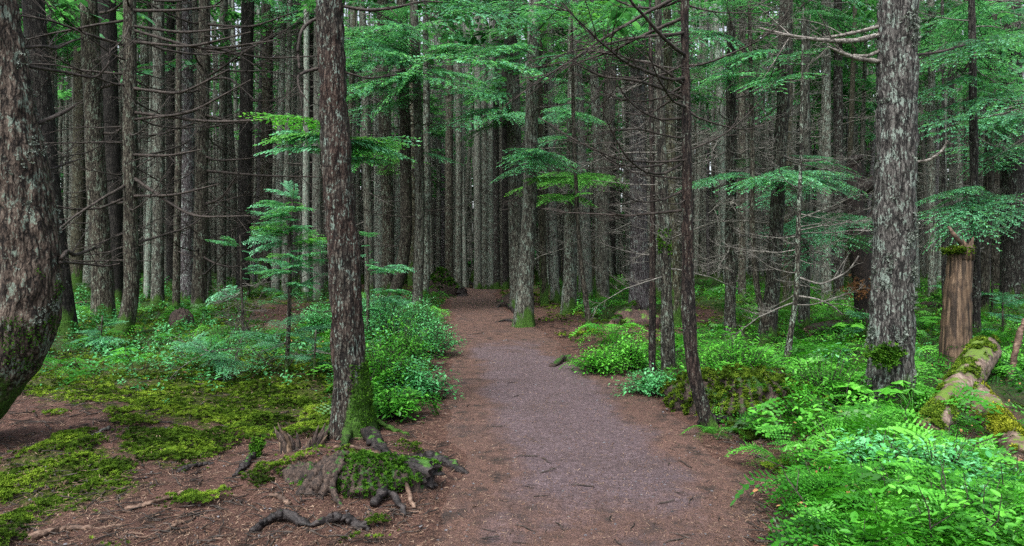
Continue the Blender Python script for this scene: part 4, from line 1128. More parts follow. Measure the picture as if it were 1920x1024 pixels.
def gp(px, py, lift=0.0):
    g = G(px, py); g[2] += lift; return g
def ground_strand(name, label, cat, rows, mat, seed=0, n=9, parent=None, part=None, group=None):
    """root or stick lying on the ground through (column, row, thickness px, lift m)"""
    p = np.array([gp(x, y, l) for x, y, w_, l in rows]); ra = np.array([w_ / 2 * q[1] / F for (x, y, w_, l), q in zip(rows, p)])
    p[:, 2] += ra * .35
    s = np.linspace(0, 1, len(p)); s2 = np.linspace(0, 1, len(p) * 8)
    q = np.stack([np.interp(s2, s, p[:, k]) for k in range(3)], -1)
    for _ in range(6): q[1:-1] = (q[:-2] + q[1:-1] + q[2:]) / 3
    r = np.random.default_rng(seed + 50); q[1:-1] += r.normal(0, .0035, q[1:-1].shape)
    base = q[0].copy(); mb = MB()
    tube(mb, q - base, np.interp(s2, s, ra) * .82 * (1 + .22 * noise(s2 * len(p) * 1.1, s2 * 0 + seed) + .08 * noise(s2 * len(p) * 3.3, s2 * 0 + seed)), n)
    V0 = mb.v[0]; rm_ = ra.max(); V0 += rm_ * .38 * np.stack([noise(V0[:, 0] * 26 + q_, V0[:, 1] * 26, V0[:, 2] * 40) for q_ in (0, 9, 21)], -1) * np.array([1, 1, .8])
    if parent is not None: return mb.build(part, mat, parent, base - np.array(parent.location))
    o = mb.build(name, mat, None, base); tag(o, label, cat, group); return o

# rotten stump by the path
gb = gp(650, 925)
rs_ = empty('rotten_stump', gb); tag(rs_, 'rotten stump smothered in green moss with twisted roots in the left litter', 'stump')
core, V = lump(rs_, 'core', gp(675, 915) - gb + np.array([0, .12, -.05]), .36, .24, .20, M_ROT, 3)
rc = np.random.default_rng(12); vv = V[(V[:, 2] > .0)]; vv = vv[rc.integers(len(vv), size=5200)] + rc.normal(0, .010, (5200, 3))
keep = noise(vv[:, 0] * 6, vv[:, 1] * 6 + 4, vv[:, 2] * 6) > -.28
moss_on(rs_, vv[keep], .014, M_MOSSD, loc=tuple(core.location), seed=12)
lump(rs_, 'wood_hump', gp(560, 905) - gb + np.array([0, .1, -.04]), .13, .12, .13, M_ROT, 6)
for i, rws in enumerate((
        [(640, 858, 4.45, 24), (620, 868, 4.4, 24), (600, 900, 4.33, 24), (580, 935, 4.28, 24), (570, 955, 4.2, 14)],
        [(640, 862, 4.42, 20), (622, 885, 4.35, 20), (610, 915, 4.28, 18), (595, 945, 4.22, 16)],
        [(645, 866, 4.4, 16), (628, 890, 4.3, 14), (622, 920, 4.25, 12), (640, 950, 4.15, 10), (665, 972, 4.1, 6)],
        [(615, 862, 4.45, 22), (590, 890, 4.38, 20), (565, 925, 4.3, 18), (555, 948, 4.25, 12)],
        [(630, 855, 4.5, 26), (660, 862, 4.5, 22), (690, 880, 4.5, 18), (720, 905, 4.5, 14)],
        [(605, 925, 4.25, 12), (600, 945, 4.2, 10), (612, 962, 4.12, 7)])):
    strand(rs_, 'root', rws, M_ROT, gb, i)
ground_strand(None, None, None, [(700, 955, 16, .02), (722, 935, 20, .05), (742, 945, 16, .03), (760, 968, 8, 0)], M_ROOT, 3, parent=rs_, part='root')

gb2 = gp(566, 848)
bs = empty('splintered_stump', gb2); tag(bs, 'small splintered stump of jagged brown shards left of the trailside tree foot', 'stump')
rb = np.random.default_rng(6)
for i in range(22):
    a = i / 22 * 6.28 + rb.normal(0, .1); rad = .125
    c = np.array([math.cos(a) * rad, math.sin(a) * rad * .8, -.06])
    hgt = rb.uniform(.11, .22) * (1.15 if abs(math.cos(a)) > .4 else .6)
    tl = np.array([math.cos(a) * rb.uniform(.2, .5), 0, 0])
    t = np.linspace(0, 1, 6)[:, None]
    mbs = MB(); tube(mbs, c + tl * hgt * t ** 2 + np.array([0, 0, hgt]) * t + rb.normal(0, .004, (6, 3)), np.array([.034, .030, .026, .019, .011, .003]), 6); mbs.build('shard', M_ROT if i % 3 else M_STUMP, bs)

gb3 = gp(484, 858)
ms = empty('mossy_stub', gb3); tag(ms, 'tiny broken stub capped with bright moss in the litter', 'stump')
strand(ms, 'wood', [(478, 866, gb3[1], 20), (480, 850, gb3[1], 20), (489, 832, gb3[1], 17)], M_STUMP, gb3, 3)
n = 260; rm = np.random.default_rng(2)
moss_on(ms, np.array([P(rm.normal(476 + 10 * f, 5), 860 - 34 * f + rm.normal(0, 3), gb3[1] - .03) for f in rm.random(n)]) - gb3, .017, M_MOSSD, seed=4)

lg = log_on('log_piece', 'short rotting log piece with mossy end beside the rotten stump', 'log', gp(722, 878, .06), gp(812, 918, .09), .045, .085, M_ROOT, 21, 420, M_MOSSD)
ta = TREES['a'].root
for i, rw in enumerate(([(668, 806, 34, .04), (690, 822, 24, .02), (700, 842, 14, .01), (716, 852, 6, 0)], [(636, 806, 30, .04), (612, 822, 20, .02), (596, 838, 10, .0), (584, 846, 5, 0)], [(652, 812, 30, .04), (650, 832, 20, .02), (640, 848, 12, .0), (636, 858, 5, -.01)],
        [(690, 798, 26, .04), (722, 806, 16, .02), (756, 812, 9, 0), (776, 820, 5, -.01)])):
    ground_strand(None, None, None, rw, BARK['slim_dark'] if i else M_ROOT, 60 + i, 12, parent=ta, part='root')
ground_strand('wet_root', 'wet black root running out onto the path edge', 'root', [(782, 858, 10, 0), (805, 862, 22, .01), (835, 872, 24, .01), (862, 884, 18, 0), (882, 893, 5, 0)], M_ROOT, 1, 12)
ground_strand('black_root', 'long wavy black root arching over litter at the bottom of the photo', 'root', [(474, 1000, 12, 0), (495, 985, 20, .01), (520, 977, 24, .03), (550, 981, 22, .03), (585, 990, 14, 0), (615, 980, 22, .02), (650, 982, 22, .02), (680, 990, 22, 0), (692, 995, 10, 0)], M_ROOT, 2, 12)
ground_strand('dark_root', 'dark knobbly root running from the trailside tree foot towards the path', 'root', [(690, 815, 22, .03), (705, 830, 24, .02), (722, 850, 18, .0), (728, 858, 8, 0)], M_ROOT, 4, 10)
ground_strand('dark_stick', 'dark straight stick between the log piece and wet black root', 'stick', [(778, 882, 9, 0), (805, 886, 9, .0), (832, 890, 7, 0)], M_ROOT, 5)
ground_strand('bent_stick', 'tan stick lying across the litter behind the rotten stump', 'stick', [(628, 846, 9, .01), (660, 845, 9, .02), (708, 852, 6, 0)], M_STICK, 6)
ground_strand('bare_stick', 'tan curved stick lying alone on the brown litter', 'stick', [(236, 957, 9, 0), (280, 948, 9, .01), (318, 938, 9, .01), (344, 926, 8, 0)], M_STICK, 7)
ground_strand('long_stick', 'long pale stick with dark middle in the bottom corner', 'stick', [(52, 1012, 16, 0), (90, 1002, 16, .01), (130, 994, 11, .01), (190, 992, 9, 0), (236, 985, 6, 0)], M_STICK, 8)
ground_strand('leaning_stick', 'short tan stick propped against the mossy end of the log piece', 'stick', [(758, 918, 9, .06), (768, 940, 9, .03), (776, 954, 9, 0)], M_STICK, 9)
ground_strand('short_stick', 'short reddish stick lying left of the rotten stump', 'stick', [(508, 930, 8, 0), (525, 936, 9, .01), (545, 947, 8, 0)], M_STICK, 10)
ground_strand('crooked_stick', 'stubby crooked pale stick in front of the rotten stump', 'stick', [(692, 962, 10, 0), (700, 975, 11, .005), (714, 982, 9, 0)], M_STICK, 11)
ground_strand('mossy_stick', 'thin grey stick slanting over the mossy bank', 'stick', [(140, 838, 5, .01), (170, 826, 5, .03), (206, 806, 5, .02)], M_TWIG_P, 12)
ground_strand('thin_stick', 'thin brown stick lying flat on the litter, low centre-left', 'stick', [(310, 996, 5, 0), (330, 988, 5, .01), (350, 978, 4, 0)], M_STICK, 13)
ground_strand('dark_stick', 'dark twisted stick half buried left of the tiny mossy stub', 'stick', [(333, 886, 9, 0), (355, 880, 10, .01), (378, 875, 8, .01), (400, 870, 5, 0)], M_ROOT, 14)
ground_strand('dark_root', 'dark root slanting down from the tiny mossy stub', 'root', [(440, 896, 10, 0), (455, 884, 14, .02), (470, 868, 14, .02), (478, 858, 8, .02)], M_ROOT, 15)
ground_strand('side_root', 'dark root spreading from the foot of the slim bent tree', 'root', [(1312, 800, 16, .03), (1335, 797, 24, .02), (1352, 790, 20, .0), (1362, 782, 10, 0)], M_ROOT, 16)
ground_strand('dead_wood', 'dark gnarled driftwood piece at the path edge before the green clump', 'root', [(1036, 690, 10, 0), (1046, 684, 16, .02), (1060, 678, 20, .03), (1078, 682, 12, .02), (1086, 690, 6, 0)], M_ROT, 17)
ground_strand('path_stick', 'thin dark twig on the right edge of the path', 'stick', [(1138, 726, 5, 0), (1160, 724, 5, .005), (1176, 728, 4, 0)], M_ROOT, 18)
ground_strand('pale_stick', 'thin pale stick at the lower right of the path', 'stick', [(1294, 974, 5, 0), (1308, 984, 6, .005), (1326, 998, 5, 0)], M_STICK, 19)
ground_strand('fern_stick', 'brown stick lying in bare earth below the ferns', 'stick', [(1500, 1016, 10, 0), (1545, 1008, 11, .01), (1590, 996, 8, .01)], M_ROT, 20)
ground_strand('gnarled_roots', 'grey gnarled roots at the foot of the mossy pair of trees', 'root', [(932, 578, 5, 0), (945, 572, 9, .05), (958, 580, 10, .03), (968, 592, 8, 0)], M_ROOT, 21)
ground_strand('gnarled_roots', 'flat grey roots crossing the edge of the path below the mossy grey trunk', 'root', [(930, 606, 4, 0), (948, 603, 7, .02), (970, 606, 8, .02), (990, 612, 5, 0)], M_ROOT, 22)
ds = empty('dead_stick', gp(1890, 728)); tag(ds, 'upright pale dead stick leaning at the right edge beside the ferns', 'stick')
strand(ds, 'stem', [(1889, 728, 8.1, 12), (1898, 690, 8.1, 12), (1905, 650, 8.1, 11), (1922, 600, 8.1, 10)], M_STICK, np.array(ds.location), 4)
us = empty('uprooted_stump', gp(818, 548)); tag(us, 'mossy uprooted stump with splayed roots at the far left end of the path', 'stump')
c, V = lump(us, 'stump', np.array([.1, .3, .1]), .75, .5, .75, M_ROT, 15)
vv = V[V[:, 2] > .2]; moss_on(us, vv[rc.integers(len(vv), size=700)] + rc.normal(0, .03, (700, 3)), .07, M_MOSSD, loc=tuple(c.location), seed=5)
for i, rws in enumerate(([(815, 525, 28, 7), (805, 530, 28, 6), (800, 540, 28, 5), (796, 552, 28, 3)], [(825, 528, 28, 8), (818, 540, 27.6, 6), (822, 552, 27.4, 4)], [(840, 530, 28, 8), (855, 536, 28, 6), (868, 545, 28, 3)])):
    strand(us, 'root', rws, M_ROOT, np.array(us.location), 30 + i)
sm = empty('root_mound', gp(1200, 612)); tag(sm, 'red earth mound of roots carrying the purple spruce', 'mound')
c, V = lump(sm, 'earth', np.array([.0, .45, -.05]), .55, .42, .34, m_wood('red_earth', (.012, .007, .006), (.06, .034, .027), (.14, .085, .068), 20, moss=(.045, .1, .012), mossf=.2), 16)
su = empty('mossy_stump', gp(955, 575)); tag(su, 'low rotten stump topped with moss behind the right edge of the path end', 'stump')
lump(su, 'wood', np.array([0, .2, 0]), .42, .3, .34, M_ROT, 17)
sq = empty('mossy_stump', gp(335, 612)); tag(sq, 'low jagged stump in moss between the slender stems on the left', 'stump')
lump(sq, 'wood', np.array([0, .1, 0]), .22, .18, .34, M_ROT, 18)
sq = empty('moss_hummock', gp(1395, 770)); tag(sq, 'rounded hummock of olive moss right of the slim bent tree', 'mound')
c, V = lump(sq, 'earth', np.array([.1, .5, -.1]), .62, .6, .36, M_ROT, 19)
vv = V[V[:, 2] > 0]; moss_on(sq, vv[rc.integers(len(vv), size=9000)] + rc.normal(0, .012, (9000, 3)) , .024, M_MOSS, loc=tuple(c.location), seed=6)

# lichen and moss on the big plated trunk
tr = TREES['r49']
dg = tr.trunk.data; co = np.zeros(len(dg.vertices) * 3, np.float32); dg.vertices.foreach_get('co', co); co = co.reshape(-1, 3)
rl = np.random.default_rng(14)
def flakes(tr, n, name, mat, size, zlo, zhi, thr, fr, seed, side=0):
    dg = tr.trunk.data; co = np.zeros(len(dg.vertices) * 3, np.float32); dg.vertices.foreach_get('co', co); co = co.reshape(-1, 3).astype(float)
    r = np.random.default_rng(seed)
    ok = co[(co[:, 2] > zlo) & (co[:, 2] < zhi)]
    if side: cx = np.interp(ok[:, 2], tr.C[:, 2], tr.C[:, 0]); ok = ok[(ok[:, 0] - cx) * side > .03]
    f = fbm(ok[:, 0] * fr, ok[:, 1] * fr + seed, ok[:, 2] * fr * .8, 3)
    ok = ok[f > thr]
    p = ok[r.integers(len(ok), size=n)] + r.normal(0, .008, (n, 3))
    c = np.stack([np.interp(p[:, 2], tr.C[:, 2], tr.C[:, k]) for k in range(2)], -1)
    out = p[:, :2] - c; p[:, :2] += out / (np.linalg.norm(out, axis=1)[:, None] + 1e-6) * .006
    mb = MB(); stamp(mb, BLADE_V, BLADE_Q, rotz_tilt(n, 1.1, r.uniform(.5, 1.3, n) * size, r), p, np.clip(r.normal(.5, .25, n), 0, 1))
    return mb.build(name, mat, tr.root, smooth_=False)
M_LICH = m_leaf('lichen_pale', (.06, .075, .06), (.15, .18, .155), (.27, .31, .275), rough=.9, trans=.1, spec=.1)
flakes(tr, 2600, 'lichen', M_LICH, .014, .5, 4.6, .42, 7, 3)
flakes(TREES['l1'], 1500, 'lichen', M_LICH, .011, 1.0, 4.6, .40, 8, 4)
flakes(TREES['r39'], 420, 'moss', M_MOSSD, .018, 1.55, 1.85, -.1, 5, 5)

flakes(TREES['l1'], 2500, 'moss', M_MOSSD, .008, 0.0, 1.5, .2, 3, 7, side=-1)
flakes(TREES['l1'], 1200, 'moss', M_MOSSD, .008, 0.5, 1.6, .55, 4, 8)
flakes(TREES['a'], 2600, 'moss', M_MOSSD, .009, 0.0, .62, -.1, 4, 6, side=1)
pts = np.array([P(rl.normal(1660, 13), rl.normal(668, 8), tr.Y - .27 + rl.normal(0, .02)) for _ in range(650)]) - tr.base
moss_on(tr.root, pts, .03, M_MOSSD, seed=9)

# ------------------------------------------------------------------ saplings
def sapling(name, label, rows, windows, pool, cat='sapling', mat='brown', tw=8, seed=0, group=None):
    tr = tree(name, rows, mat, label, cat=cat, group=group, name='hemlock_sapling', level=1, flare=.15, extra_top=0, amp=.2)
    tr.trunk.name = 'stem'
    for i, (x0, x1, y0, y1, n) in enumerate(windows):
        fol(name, x0, x1, y0, y1, n, pool, (-.5, .5), seed + i, Lmax=1.3, rise=-.05)
    if tw: dead(tr, tw, .3, tr.C[-1, 2] * .6, .25, .55, pale=True, seed=seed)
    return tr
sapling('s1', 'young green hemlock sapling with layered sprays left of the trailside tree', [(536, 705, 9), (540, 640, 8), (544, 560, 7), (541, 480, 6), (546, 400, 4), (552, 345, 2)],
        [(530, 575, 340, 375, 3), (490, 605, 375, 420, 8), (470, 610, 410, 450, 9), (480, 615, 460, 520, 9), (540, 615, 520, 560, 5)], 's', seed=1)
fol('s1', 490, 610, 380, 500, 12, 'sb', (-.6, .5), Lmax=.9, rise=-.12, seed=77)
fol('s1', 480, 610, 400, 560, 14, 'n', (-.6, .6), Lmax=1.1, rise=-.1, seed=79)
sapling('s2', 'bright sapling peeping out just right of the trailside tree', [(690, 640, 8), (690, 520, 6), (688, 425, 3)],
        [(670, 702, 430, 460, 3), (672, 700, 462, 480, 3), (680, 770, 485, 512, 8), (690, 760, 530, 570, 6), (690, 740, 580, 620, 5)], 's', seed=2, tw=0)
sapling('s3', 'thin grey-twigged sapling left of the larger green one', [(458, 662, 6), (454, 560, 5), (450, 440, 3)],
        [(393, 440, 445, 470, 4), (430, 500, 470, 530, 5), (390, 480, 540, 570, 3)], 's', seed=3, tw=16)
fol('s1', 440, 620, 560, 650, 12, 'n', (-.6, .6), Lmax=1.2, rise=-.12, seed=80)
sapling('s5', 'low bushy hemlock seedling at the left end of the twiggy shrub', [(392, 706, 5), (394, 670, 4), (396, 630, 2)], [(330, 460, 630, 690, 16)], 'n', seed=5, tw=4)
sapling('s6', 'low bushy hemlock seedling between the sapling stem and the trailside trunk', [(588, 712, 5), (590, 670, 4), (592, 618, 2)], [(530, 640, 620, 695, 16)], 'n', seed=6, tw=4)
sapling('s4', 'tiny teal seedling on litter beside the foot of the huge curved trunk', [(188, 655, 4), (190, 625, 3), (192, 592, 2)],
        [(150, 235, 600, 640, 10), (130, 200, 635, 660, 5)], 's', seed=4, tw=0)
for i, (x, y, h_) in enumerate(((1625, 640, 60), (1790, 560, 50), (1880, 640, 90), (1860, 590, 60))):
    sapling('sx%d' % i, ['low hemlock seedling with flat sprays left of the big plated trunk', 'small hemlock seedling half hidden behind the tall broken stump',
        'spreading hemlock seedling near the right edge of the photo', 'hemlock seedling in front of the wide dark trunk'][i],
        [(x, y, 5), (x, y - h_ / 2, 4), (x, y - h_, 2)], [(x - 60, x + 60, y - h_, y - 10, 9)], 's', seed=10 + i, tw=0)

# ------------------------------------------------------------------ ferns, shrubs, broad leaves
def frond_arrays(r, L=0.5, pairs=16, width=0.30, arch=0.5, lob=5):
    """one arching lacy fern frond along +x: pinnae cut into leaflets"""
    V, T = [], []
    t = np.linspace(0, 1, 9); x = L * t * (1 - .15 * t); z = L * arch * (1.6 * t - 1.75 * t * t)
    rach = np.stack([x, L * r.normal(0, .06) * t * t, z], -1)
    for i in range(pairs):
        f = .18 + .82 * (i + .5) / pairs
        p = np.array([np.interp(f, t, rach[:, k]) for k in range(3)])
        ln = L * width * math.sin(math.pi * min(1, .18 + .82 * (1 - f)) ** .9) ** .8 * r.uniform(.85, 1.1)
        w2 = L * .82 / pairs * .46
        for s in (-1, 1):
            d = np.array([.42, s, -.18 + r.normal(0, .14)]); d /= np.linalg.norm(d)
            n_ = lob if f < .7 else max(2, lob - 2)
            for j in range(n_):
                g_ = (j + .5) / n_; q = p + d * ln * g_ - np.array([0, 0, ln * .2 * g_ * g_]); h_ = ln / n_ * .42; ww = w2 * (1.05 - .75 * g_) * 1.05
                u_ = np.array([1, .0, .15]) * ww + d * ww * .5; v_ = np.array([-1, .0, -.15]) * ww + d * ww * .5
                V.append([q - d * h_, q + u_ - d * h_ * .2, q + d * h_, q + v_ - d * h_ * .2])
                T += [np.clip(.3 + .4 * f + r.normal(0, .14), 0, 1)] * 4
    return rach, np.array(V).reshape(-1, 3), np.array(T)

def make_fern(seed, n=8, L=.5, arch=.6):
    r = np.random.default_rng(seed); mb = MB()
    for i in range(n):
        ra, V, Tn = frond_arrays(r, L * r.uniform(.7, 1.1), 17, .25, arch * r.uniform(.6, 1.2))
        M = rot_dir(i / n * 6.28 + r.normal(0, .2), r.uniform(.15, .5))
        mb.add(V @ M.T, quads_of(len(V) // 4), tone=Tn); tube(mb, ra @ M.T, np.linspace(.004, .001, len(ra)), 3, tone=.3, cap=False)
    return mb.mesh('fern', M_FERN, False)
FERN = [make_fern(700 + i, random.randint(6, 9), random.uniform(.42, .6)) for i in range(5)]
def fern(px, py, s, label, group=None, k=None, lift=0):
    g = gp(px, py, lift); o = link('fern', FERN[random.randrange(5) if k is None else k], None, g, (random.uniform(-.1, .1), random.uniform(-.1, .1), random.uniform(0, 6.28)), s)
    tag(o, label, 'fern', group); return o
fern(1150, 640, 1.5, 'large teal fern spreading in front of the purple spruce mound')
fern(1470, 884, .95, 'bright fern reaching out over the right edge of the path', k=1)
fern(240, 690, .8, 'low fern on moss right of the huge curved trunk')
fern(120, 690, .7, 'fern growing beside the curved foot of the huge trunk')
fern(1090, 695, .8, 'fern at the front of the bright clump by the path bend')
fern(1345, 825, .55, 'small dark fern at the foot of the slim bent tree')
FERN_L = {'f': ('green fern in the dense bed below the fallen logs', 'ferns of the bed in the lower right corner'),
          'm': ('green fern in the undergrowth between the forked trunk and the big plated trunk', 'ferns in the undergrowth right of the path')}
rfn = np.random.default_rng(21)
k = 0
while k < 120:
    u, v = rfn.uniform(1300, 1960), rfn.uniform(600, 1060)
    bx = np.interp(v, [600, 680, 740, 800, 850, 900, 960, 1060], [1330, 1300, 1360, 1540, 1640, 1600, 1540, 1600])
    if u < bx or (1610 < u < 1720 and 690 < v < 790 and False): continue
    if rfn.random() > .35 + .65 * (v > 780): continue
    if v < 780 and rfn.random() < .3: continue
    if u > 1770 and 720 < v < 930 or 1690 < u < 1860 and 690 < v < 850: continue
    z = 'f' if v > 790 else 'm'
    fern(u, v, rfn.uniform(.55, 1.0) * (.9 if z == 'f' else 1.0), FERN_L[z][0], FERN_L[z][1], lift=rfn.uniform(-.02, .04)); k += 1

LEAF_V = np.array([(0, 0, 0), (.35, .26, .05), (.75, .2, .02), (1, 0, -.08), (.75, -.2, .02), (.35, -.26, .05), (.5, 0, -.03)], float)
LEAF_Q = [(0, 6, 2, 1), (6, 3, 2, 2)][:1]
LEAF_T = [(0, 6, 1), (1, 6, 2), (2, 6, 3), (3, 6, 4), (4, 6, 5), (5, 6, 0)]
def sprig_arrays(r, h=.18, n=9, leaf=.04, flat=.5):
    """upright shoot with oval leaves: (vertices, triangles)"""
    V, F_ = [], []
    for i in range(n):
        f = .25 + .75 * (i + 1) / n; a = i * 2.4 + r.normal(0, .3); l = leaf * r.uniform(.7, 1.2)
        p = np.array([0.25 * h * f * f, 0, h * f])
        M = rot_dir(a, r.normal(.12, .3)) * l
        V.append(LEAF_V @ M.T + p + M[:, 0] * .35); F_ += [tuple(x + 7 * i for x in tr_) for tr_ in LEAF_T]
    return np.concatenate(V), F_
SPRIG = [sprig_arrays(np.random.default_rng(800 + i), h=random.uniform(.12, .26), n=random.randint(7, 12), leaf=random.uniform(.03, .05)) for i in range(6)]

def shrub(px, py, w_, h_, n, mat, label, group=None, leaf=1.0, seed=0, name='leafy_shrub'):
    """bush: fan of stems and hundreds of small oval leaves on it"""
    r = np.random.default_rng(seed); g = gp(px, py); root = empty(name, g); tag(root, label, 'shrub', group)
    st, lf = MB(), MB(); offs, mats = [], []
    for i in range(n):
        a = r.uniform(0, 6.28); q = np.sqrt(r.random()) * r.choice([.7, 1, 1, 1.25]); top = np.array([math.cos(a) * q * w_, math.sin(a) * q * w_, h_ * (1 - .5 * q * q) * r.choice([.35, .55, .75, .9, 1.0, 1.25]) * r.uniform(.85, 1.1)])
        t = np.linspace(0, 1, 5)[:, None]; b0 = top * np.array([.3, .3, 0])
        c = b0 + (top - b0) * t + np.array([0, 0, .12 * h_]) * np.sin(t * 3.14)
        tube(st, c, np.linspace(.005, .002, 5), 3, cap=False)
        for j in range(16):
            f = r.uniform(.35, 1); p = np.array([np.interp(f, t[:, 0], c[:, k]) for k in range(3)]); az = r.uniform(0, 6.28)
            s = .036 * leaf * r.uniform(.5, 1.6)
            offs.append(p + np.array([math.cos(az), math.sin(az), r.normal(0, .4)]) * r.uniform(.01, .12)); mats.append(rot_dir(az, r.normal(-.05, .35)) * s)
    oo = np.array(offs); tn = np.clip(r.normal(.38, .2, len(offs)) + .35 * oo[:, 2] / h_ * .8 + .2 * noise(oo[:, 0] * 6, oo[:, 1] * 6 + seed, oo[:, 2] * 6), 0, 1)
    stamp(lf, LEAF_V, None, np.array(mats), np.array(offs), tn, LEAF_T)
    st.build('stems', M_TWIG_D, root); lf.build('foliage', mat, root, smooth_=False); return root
SHR = 'blueberry shrubs left of the path'
for i, (x, y, w_, h_, mt, lb) in enumerate((
        (728, 640, .62, .75, M_TEAL, 'green shrub close right of the trailside trunk, half hidden by it'), (782, 625, .62, .62, M_TEAL, 'teal shrub in front of the straight grey trunk by the path'),
        (808, 668, .5, .62, M_TEAL, 'teal shrub bulging furthest over the left edge of the path'), (752, 690, .5, .6, M_UNDER, 'pale green shrub in the middle of the bushes left of the path'),
        (720, 735, .42, .5, M_UNDER, 'yellow-green shrub low beside the mossy foot of the trailside tree'), (778, 745, .42, .42, M_TEAL, 'low shrub spilling onto the path edge below the other bushes'),
        (738, 785, .28, .28, M_UNDER, 'lowest and smallest shrub just right of the mossy tree foot'), (700, 600, .6, .6, M_HEM, 'dull green shrub behind the bushes right of the trailside trunk'))):
    shrub(x, y, w_, h_, int(150 * w_ / .5), mt, lb, None, seed=i, leaf=1.05)
for i, (x, y, w_, h_, mt, lb) in enumerate((
        (1128, 700, .42, .3, M_UNDER, 'bright yellow-green clump at the inner bend of the path'), (1180, 690, .5, .36, M_UNDER, 'leafy clump beside the thinnest stem of the trio'),
        (1225, 740, .35, .25, M_TEAL, 'low leafy clump round the feet of the trio of stems'), (1380, 720, .55, .45, M_UNDER, 'leafy clump on the mossy hummock right of the slim bent tree'),
        (600, 625, .6, .5, M_TEAL, 'pale teal shrub left of the trailside trunk'), (1760, 930, .35, .3, M_TEAL, 'low leafy shrub in the fern bed below the fallen log'),
        (1640, 905, .3, .3, M_TEAL, 'broad pale-leaved shrub in the middle of the fern bed'), (1908, 700, .4, .3, M_UNDER, 'bright leafy shrub behind the short log in yellow moss'),
        (1550, 760, .5, .42, M_UNDER, 'leafy shrub between the mossy hummock and the big plated trunk'))):
    shrub(x, y, w_, h_, int(150 * w_ / .5), mt, lb, None, seed=40 + i)

# twiggy half-dead shrub on the left
tw = empty('twiggy_shrub', gp(430, 700)); tag(tw, 'sprawling half-dead shrub of bare grey twigs on the left mossy bank', 'shrub')
rt = np.random.default_rng(31)
for i in range(20):
    link('branch', DEAD_P[rt.integers(9)] if i % 4 == 0 else DEAD_D[rt.integers(9)], tw, gp(rt.uniform(350, 540), rt.uniform(640, 715)) - np.array(tw.location), (rt.uniform(-1, 1), -rt.uniform(.05, .8), rt.uniform(0, 6.28)), rt.uniform(.35, .75))
lf = MB(); n = 2600
pp = np.stack([rt.normal(-0.2, .75, n), rt.normal(.2, .6, n), rt.uniform(.03, .42, n)], -1)
az = rt.uniform(0, 6.28, n)
stamp(lf, LEAF_V, None, np.array([rot_dir(a, rt.normal(0, .3)) * rt.uniform(.02, .036) for a in az]), pp, np.clip(rt.normal(.5, .2, n), 0, 1), LEAF_T)
lf.build('foliage', M_TEAL, tw, smooth_=False)

def broad_leaf(r, s):
    """lobed maple-like leaf"""
    n = 36; a = np.linspace(-2.7, 2.7, n); rad = s * (.72 + .28 * np.cos(a * 4.4)) * (1 - .16 * np.abs(a) / 2.7) * (1 + .08 * np.cos(a * 21))
    V = np.stack([np.cos(a) * rad + s * .25, np.sin(a) * rad, -.25 * rad * rad / s + .05 * s * np.cos(a * 4.4)], -1)
    V = np.concatenate([V, [[s * .2, 0, 0.02]]])
    return V, [(i, i + 1, n) for i in range(n - 1)]
def broad_plant(px, py, n, s, h_, label, seed):
    r = np.random.default_rng(seed); root = empty('broad_leaved_plant', gp(px, py)); tag(root, label, 'plant')
    for i in range(n):
        a = r.uniform(0, 6.28); q = r.uniform(.4, 1) * h_ * .7; tip = np.array([math.cos(a) * q, math.sin(a) * q, h_ * r.uniform(.7, 1.1)])
        m = MB(); tube(m, np.array([tip * 0, tip * np.array([.4, .4, .7]), tip]), [.006, .004, .003], 4); m.build('stalk', M_UNDER, root)
        V, tt = broad_leaf(r, s * r.uniform(.7, 1.15)); M = rot_dir(a, r.normal(-.15, .2))
        m = MB(); m.add(V @ M.T + tip, None, tt, tone=np.clip(.65 + r.normal(0, .15), 0, 1)); m.build('leaf', M_UNDER, root, smooth_=False)
broad_plant(1650, 772, 7, .15, .34, 'plant with large lobed leaves at the foot of the big plated trunk', 1)
broad_plant(1712, 790, 5, .14, .30, 'second large-leaved plant between the plated trunk and the fallen log', 2)
broad_plant(238, 668, 4, .17, .12, 'single bright lobed leaf plant lying on the left moss', 3)
broad_plant(1595, 640, 6, .18, .30, 'large-leaved plant beside the dark rotting log', 4)
broad_plant(1735, 618, 6, .2, .3, 'large-leaved plant between the plated trunk and the tall broken stump', 5)
broad_plant(1500, 880, 5, .06, .2, 'small broad-leaved plant at the edge of the fern bed', 6)

# ------------------------------------------------------------------ ground cover that nobody could count
def sample(n, v0, v1, u0=-60, u1=1980, seed=0):
    r = np.random.default_rng(seed)
    u = r.uniform(u0, u1, n); v = r.uniform(v0, v1, n)
    y = EYE * F / (v - HZ); x = (u - 960) / F * y
    for _ in range(3):
        z = H(x, y); y = (EYE - z) * F / np.maximum(v - HZ, 14); x = (u - 960) / F * y
    z = H(x, y)
    return r, x, y, z, u, v

# moss
r, x, y, z, u, v = sample(760000, 540, 1085, seed=1)
m, g, d = ground_masks(x, y)
pn = fbm(x * 2.6, y * 2.6, o=4)
den = smooth(.30, .80, m + .62 * pn) * (d > .12) * (1 - .6 * g)
k = (r.random(len(x)) < den * .55)
x1, y1, z1 = x[k], y[k], z[k]; n = len(x1); print('moss', n)
sz = (.0055 + .0014 * y1) * r.uniform(.6, 1.6, n)
mb = MB(); stamp(mb, BLADE_V, BLADE_Q, rotz_tilt(n, .35, sz, r), np.stack([x1, y1, z1 + .004 + .03 * np.clip(fbm(x1 * 9, y1 * 9), 0, 1) + .05 * np.clip(fbm(x1 * 2.6, y1 * 2.6, o=4) - .1, 0, 1)], -1), np.clip(.42 + .38 * fbm(x1 * 4, y1 * 4, o=3) + r.normal(0, .15, n), 0, 1))
tag(mb.build('moss_carpet', M_MOSS, smooth_=False), kind='stuff')

